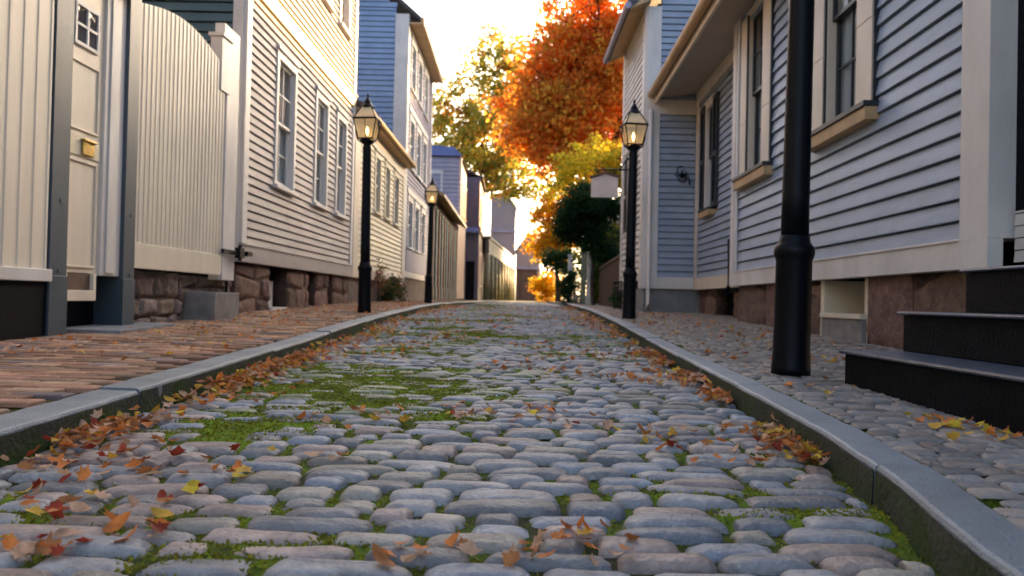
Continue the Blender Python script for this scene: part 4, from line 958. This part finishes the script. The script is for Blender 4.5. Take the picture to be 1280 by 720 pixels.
def bush(name, label, c, r, n, per, size, rc, pal, seed, group=None, stem=None):
    t = empty(name, (c[0], c[1], g(c[1])+KH), label, 'shrub', group)
    mb = MB(); R = random.Random(seed)
    for k in range(5): mb.tube([(c[0]+R.uniform(-.04, .04), c[1], g(c[1])), (c[0]+r[0]*R.uniform(-.5, .5), c[1]+r[1]*R.uniform(-.4, .4), c[2]+r[2]*.4)], [.012*(1+r[0]), .005], 5)
    mb.build('stem', 'bark', t); crown_mesh('foliage', [(c, r, 1)], n, per, size, rc, pal, t, seed); return t
bush('shrub', 'scrubby green and rust shrub at the foot of the cream cottage', (-3.12,20.8,.15), (.32,1.1,.40), 90, 26, .035, .07, [(.08,.11,.04,4),(.14,.14,.05,2),(.30,.12,.07,2),(.05,.07,.03,3)], 21)
bush('shrub', 'climbing red tipped sprigs against the cream cottage wall', (-3.2,19.3,.45), (.14,.35,.45), 26, 18, .03, .07, [(.45,.13,.10,3),(.12,.14,.05,3),(.3,.2,.08,2)], 23)
bush('dark_shrub', 'dark rounded shrub standing near the end of the right kerb', (2.25,32,.55), (.38,.45,.75), 110, 30, .045, .10, EVG, 22)
bush('dark_shrub', 'low dark green mass hanging under the yellow tree', (3.1,52,2.6), (1.3,1.2,.8), 110, 26, .09, .2, EVG, 24)
bush('pale_shrub', 'small pale grey plant at the foot of the dark shrub', (2.35,29.0,.06), (.16,.2,.18), 26, 18, .03, .05, [(.5,.48,.4,3),(.3,.34,.2,2)], 25)
bush('yellow_shrub', 'low glowing yellow shrub beyond the end of the street', (4.0,88,1.4), (1.8,2,1.8), 110, 26, .16, .35, YEL, 26)
bush('potted_plant', 'small dark plant by the corner of the taller blue grey house', (2.28,17.6,.08), (.14,.3,.18), 24, 16, .025, .05, EVG, 27)
# row of pickets/plants by far right pavement: iron railing
rl = empty('iron_railing', (2.3, 16.5, g(16)+KH), 'low black iron railing at the foot of the taller blue grey house', 'railing')
for k in range(7):
    mb = MB(); mb.tube([(2.33, 17.0+k*.22, g(17)+.08), (2.33, 17.0+k*.22, .42)], [.010, .010], 6); mb.lathe((2.33, 17.0+k*.22, .42), [(.004,0),(.018,.02),(.002,.06)], 6); mb.build('baluster', 'black', rl)
mb = MB(); mb.box(2.32, 2.34, 16.95, 18.4, .36, .385); mb.box(2.32, 2.34, 16.95, 18.4, 0, .02); mb.build('rail', 'black', rl)
# unseen house added behind the fence on the right to shade the left fronts
Nh = empty('shade_house', (8, 28, g(28)), 'long grey unseen house added behind the brown board fence to shade the street', 'house')
mb = MB(); mb.box(9.75, 12.5, 50, 86, -.3, 9.5); far = empty('far_shade_house', (12, 60, g(60)), 'tall mauve house added to block low sun, far up the street behind the red maple', 'house'); mb.build('body', 'mauve', far)  # house added far up the right side to keep low sun off the left row
mb = MB(); gable(mb, 9.6, 12.6, 50, 86, 9.5, .8, .2); mb.build('roof', 'roof', far)
fh = Fr((9.6, 0), (0, 1), (-1, 0)); mb = MB(); clap(mb, fh, 50, 86, 0, 9.4, .2, .04); mb.build('wall', 'mauve', far)
bush('hedge', 'green and yellow hedge showing above the brown fence beyond the evergreen', (4.1,34,1.6), (1.5,2.5,2.1), 420, 30, .07, .16, [(.10,.15,.04,4),(.22,.26,.05,3),(.5,.42,.06,1.5)], 31)
nh = Fr((5.3, 0), (0, 1), (-1, 0))
mb = MB(); clap(mb, nh, 20.5, 38, .3, 6.8, .16, .03, [(a, a+1.2, z, z+1.8) for a in (22, 24.6, 28, 31, 33.5) for z in (1.4, 4.6)]); mb.build('wall', 'greyblue', Nh)
mb = MB(); mb.box(5.6, 11, 20.6, 37.9, -.3, 6.8); mb.build('body', 'greyblue', Nh)
mb = MB(); gable(mb, 5.3, 11, 20.5, 38, 6.9, .45, .2); mb.build('roof', 'roof', Nh)
for a in (22, 24.6, 28, 31, 33.5):
    for z in (1.4, 4.6): window(Nh, nh, a, a+1.2, z, z+1.8)

# ------------------------------------------------------------------ light, sky, camera
SUN_EL, SUN_AZ = 11., 30.     # azimuth from +Y towards +X
w = bpy.data.worlds.new('World'); sc.world = w; w.use_nodes = True
nt = w.node_tree; bg = nt.nodes['Background']; sky = nt.nodes.new('ShaderNodeTexSky'); sky.sky_type = 'NISHITA'; sky.sun_disc = False
sky.sun_elevation = rad(SUN_EL); sky.sun_rotation = rad(SUN_AZ); sky.air_density = .55; sky.dust_density = 5.; sky.ozone_density = 1.6
nt.links.new(sky.outputs[0], bg.inputs['Color']); bg.inputs['Strength'].default_value = .15
sl = bpy.data.lights.new('sun', 'SUN'); sl.energy = 2.; sl.angle = rad(.6); sl.color = (1., .58, .24)
so = bpy.data.objects.new('sun', sl); COL.objects.link(so)
S = Vector((math.sin(rad(SUN_AZ))*math.cos(rad(SUN_EL)), math.cos(rad(SUN_AZ))*math.cos(rad(SUN_EL)), math.sin(rad(SUN_EL))))
so.rotation_euler = S.to_track_quat('Z', 'Y').to_euler(); so.location = S*50

cd = bpy.data.cameras.new('camera'); cam = bpy.data.objects.new('camera', cd); COL.objects.link(cam)
cd.sensor_width = 36; cd.lens = 28.125; cd.clip_end = 6000; cd.clip_start = .05
pitch = math.atan(.015)
cam.matrix_world = Matrix.Rotation(math.pi/2+pitch, 4, 'X') @ Matrix.Rotation(rad(1.3), 4, 'Z')
cd.dof.use_dof = True; cd.dof.focus_distance = 2.6; cd.dof.aperture_fstop = 4.
sc.camera = cam
vs_ = sc.view_settings; vs_.view_transform = 'Standard'; vs_.look = 'None'; vs_.gamma = 1; vs_.use_curve_mapping = False
vs_.exposure = 2.68
vs_.use_white_balance = True; vs_.white_balance_temperature = 7900; vs_.white_balance_tint = 10
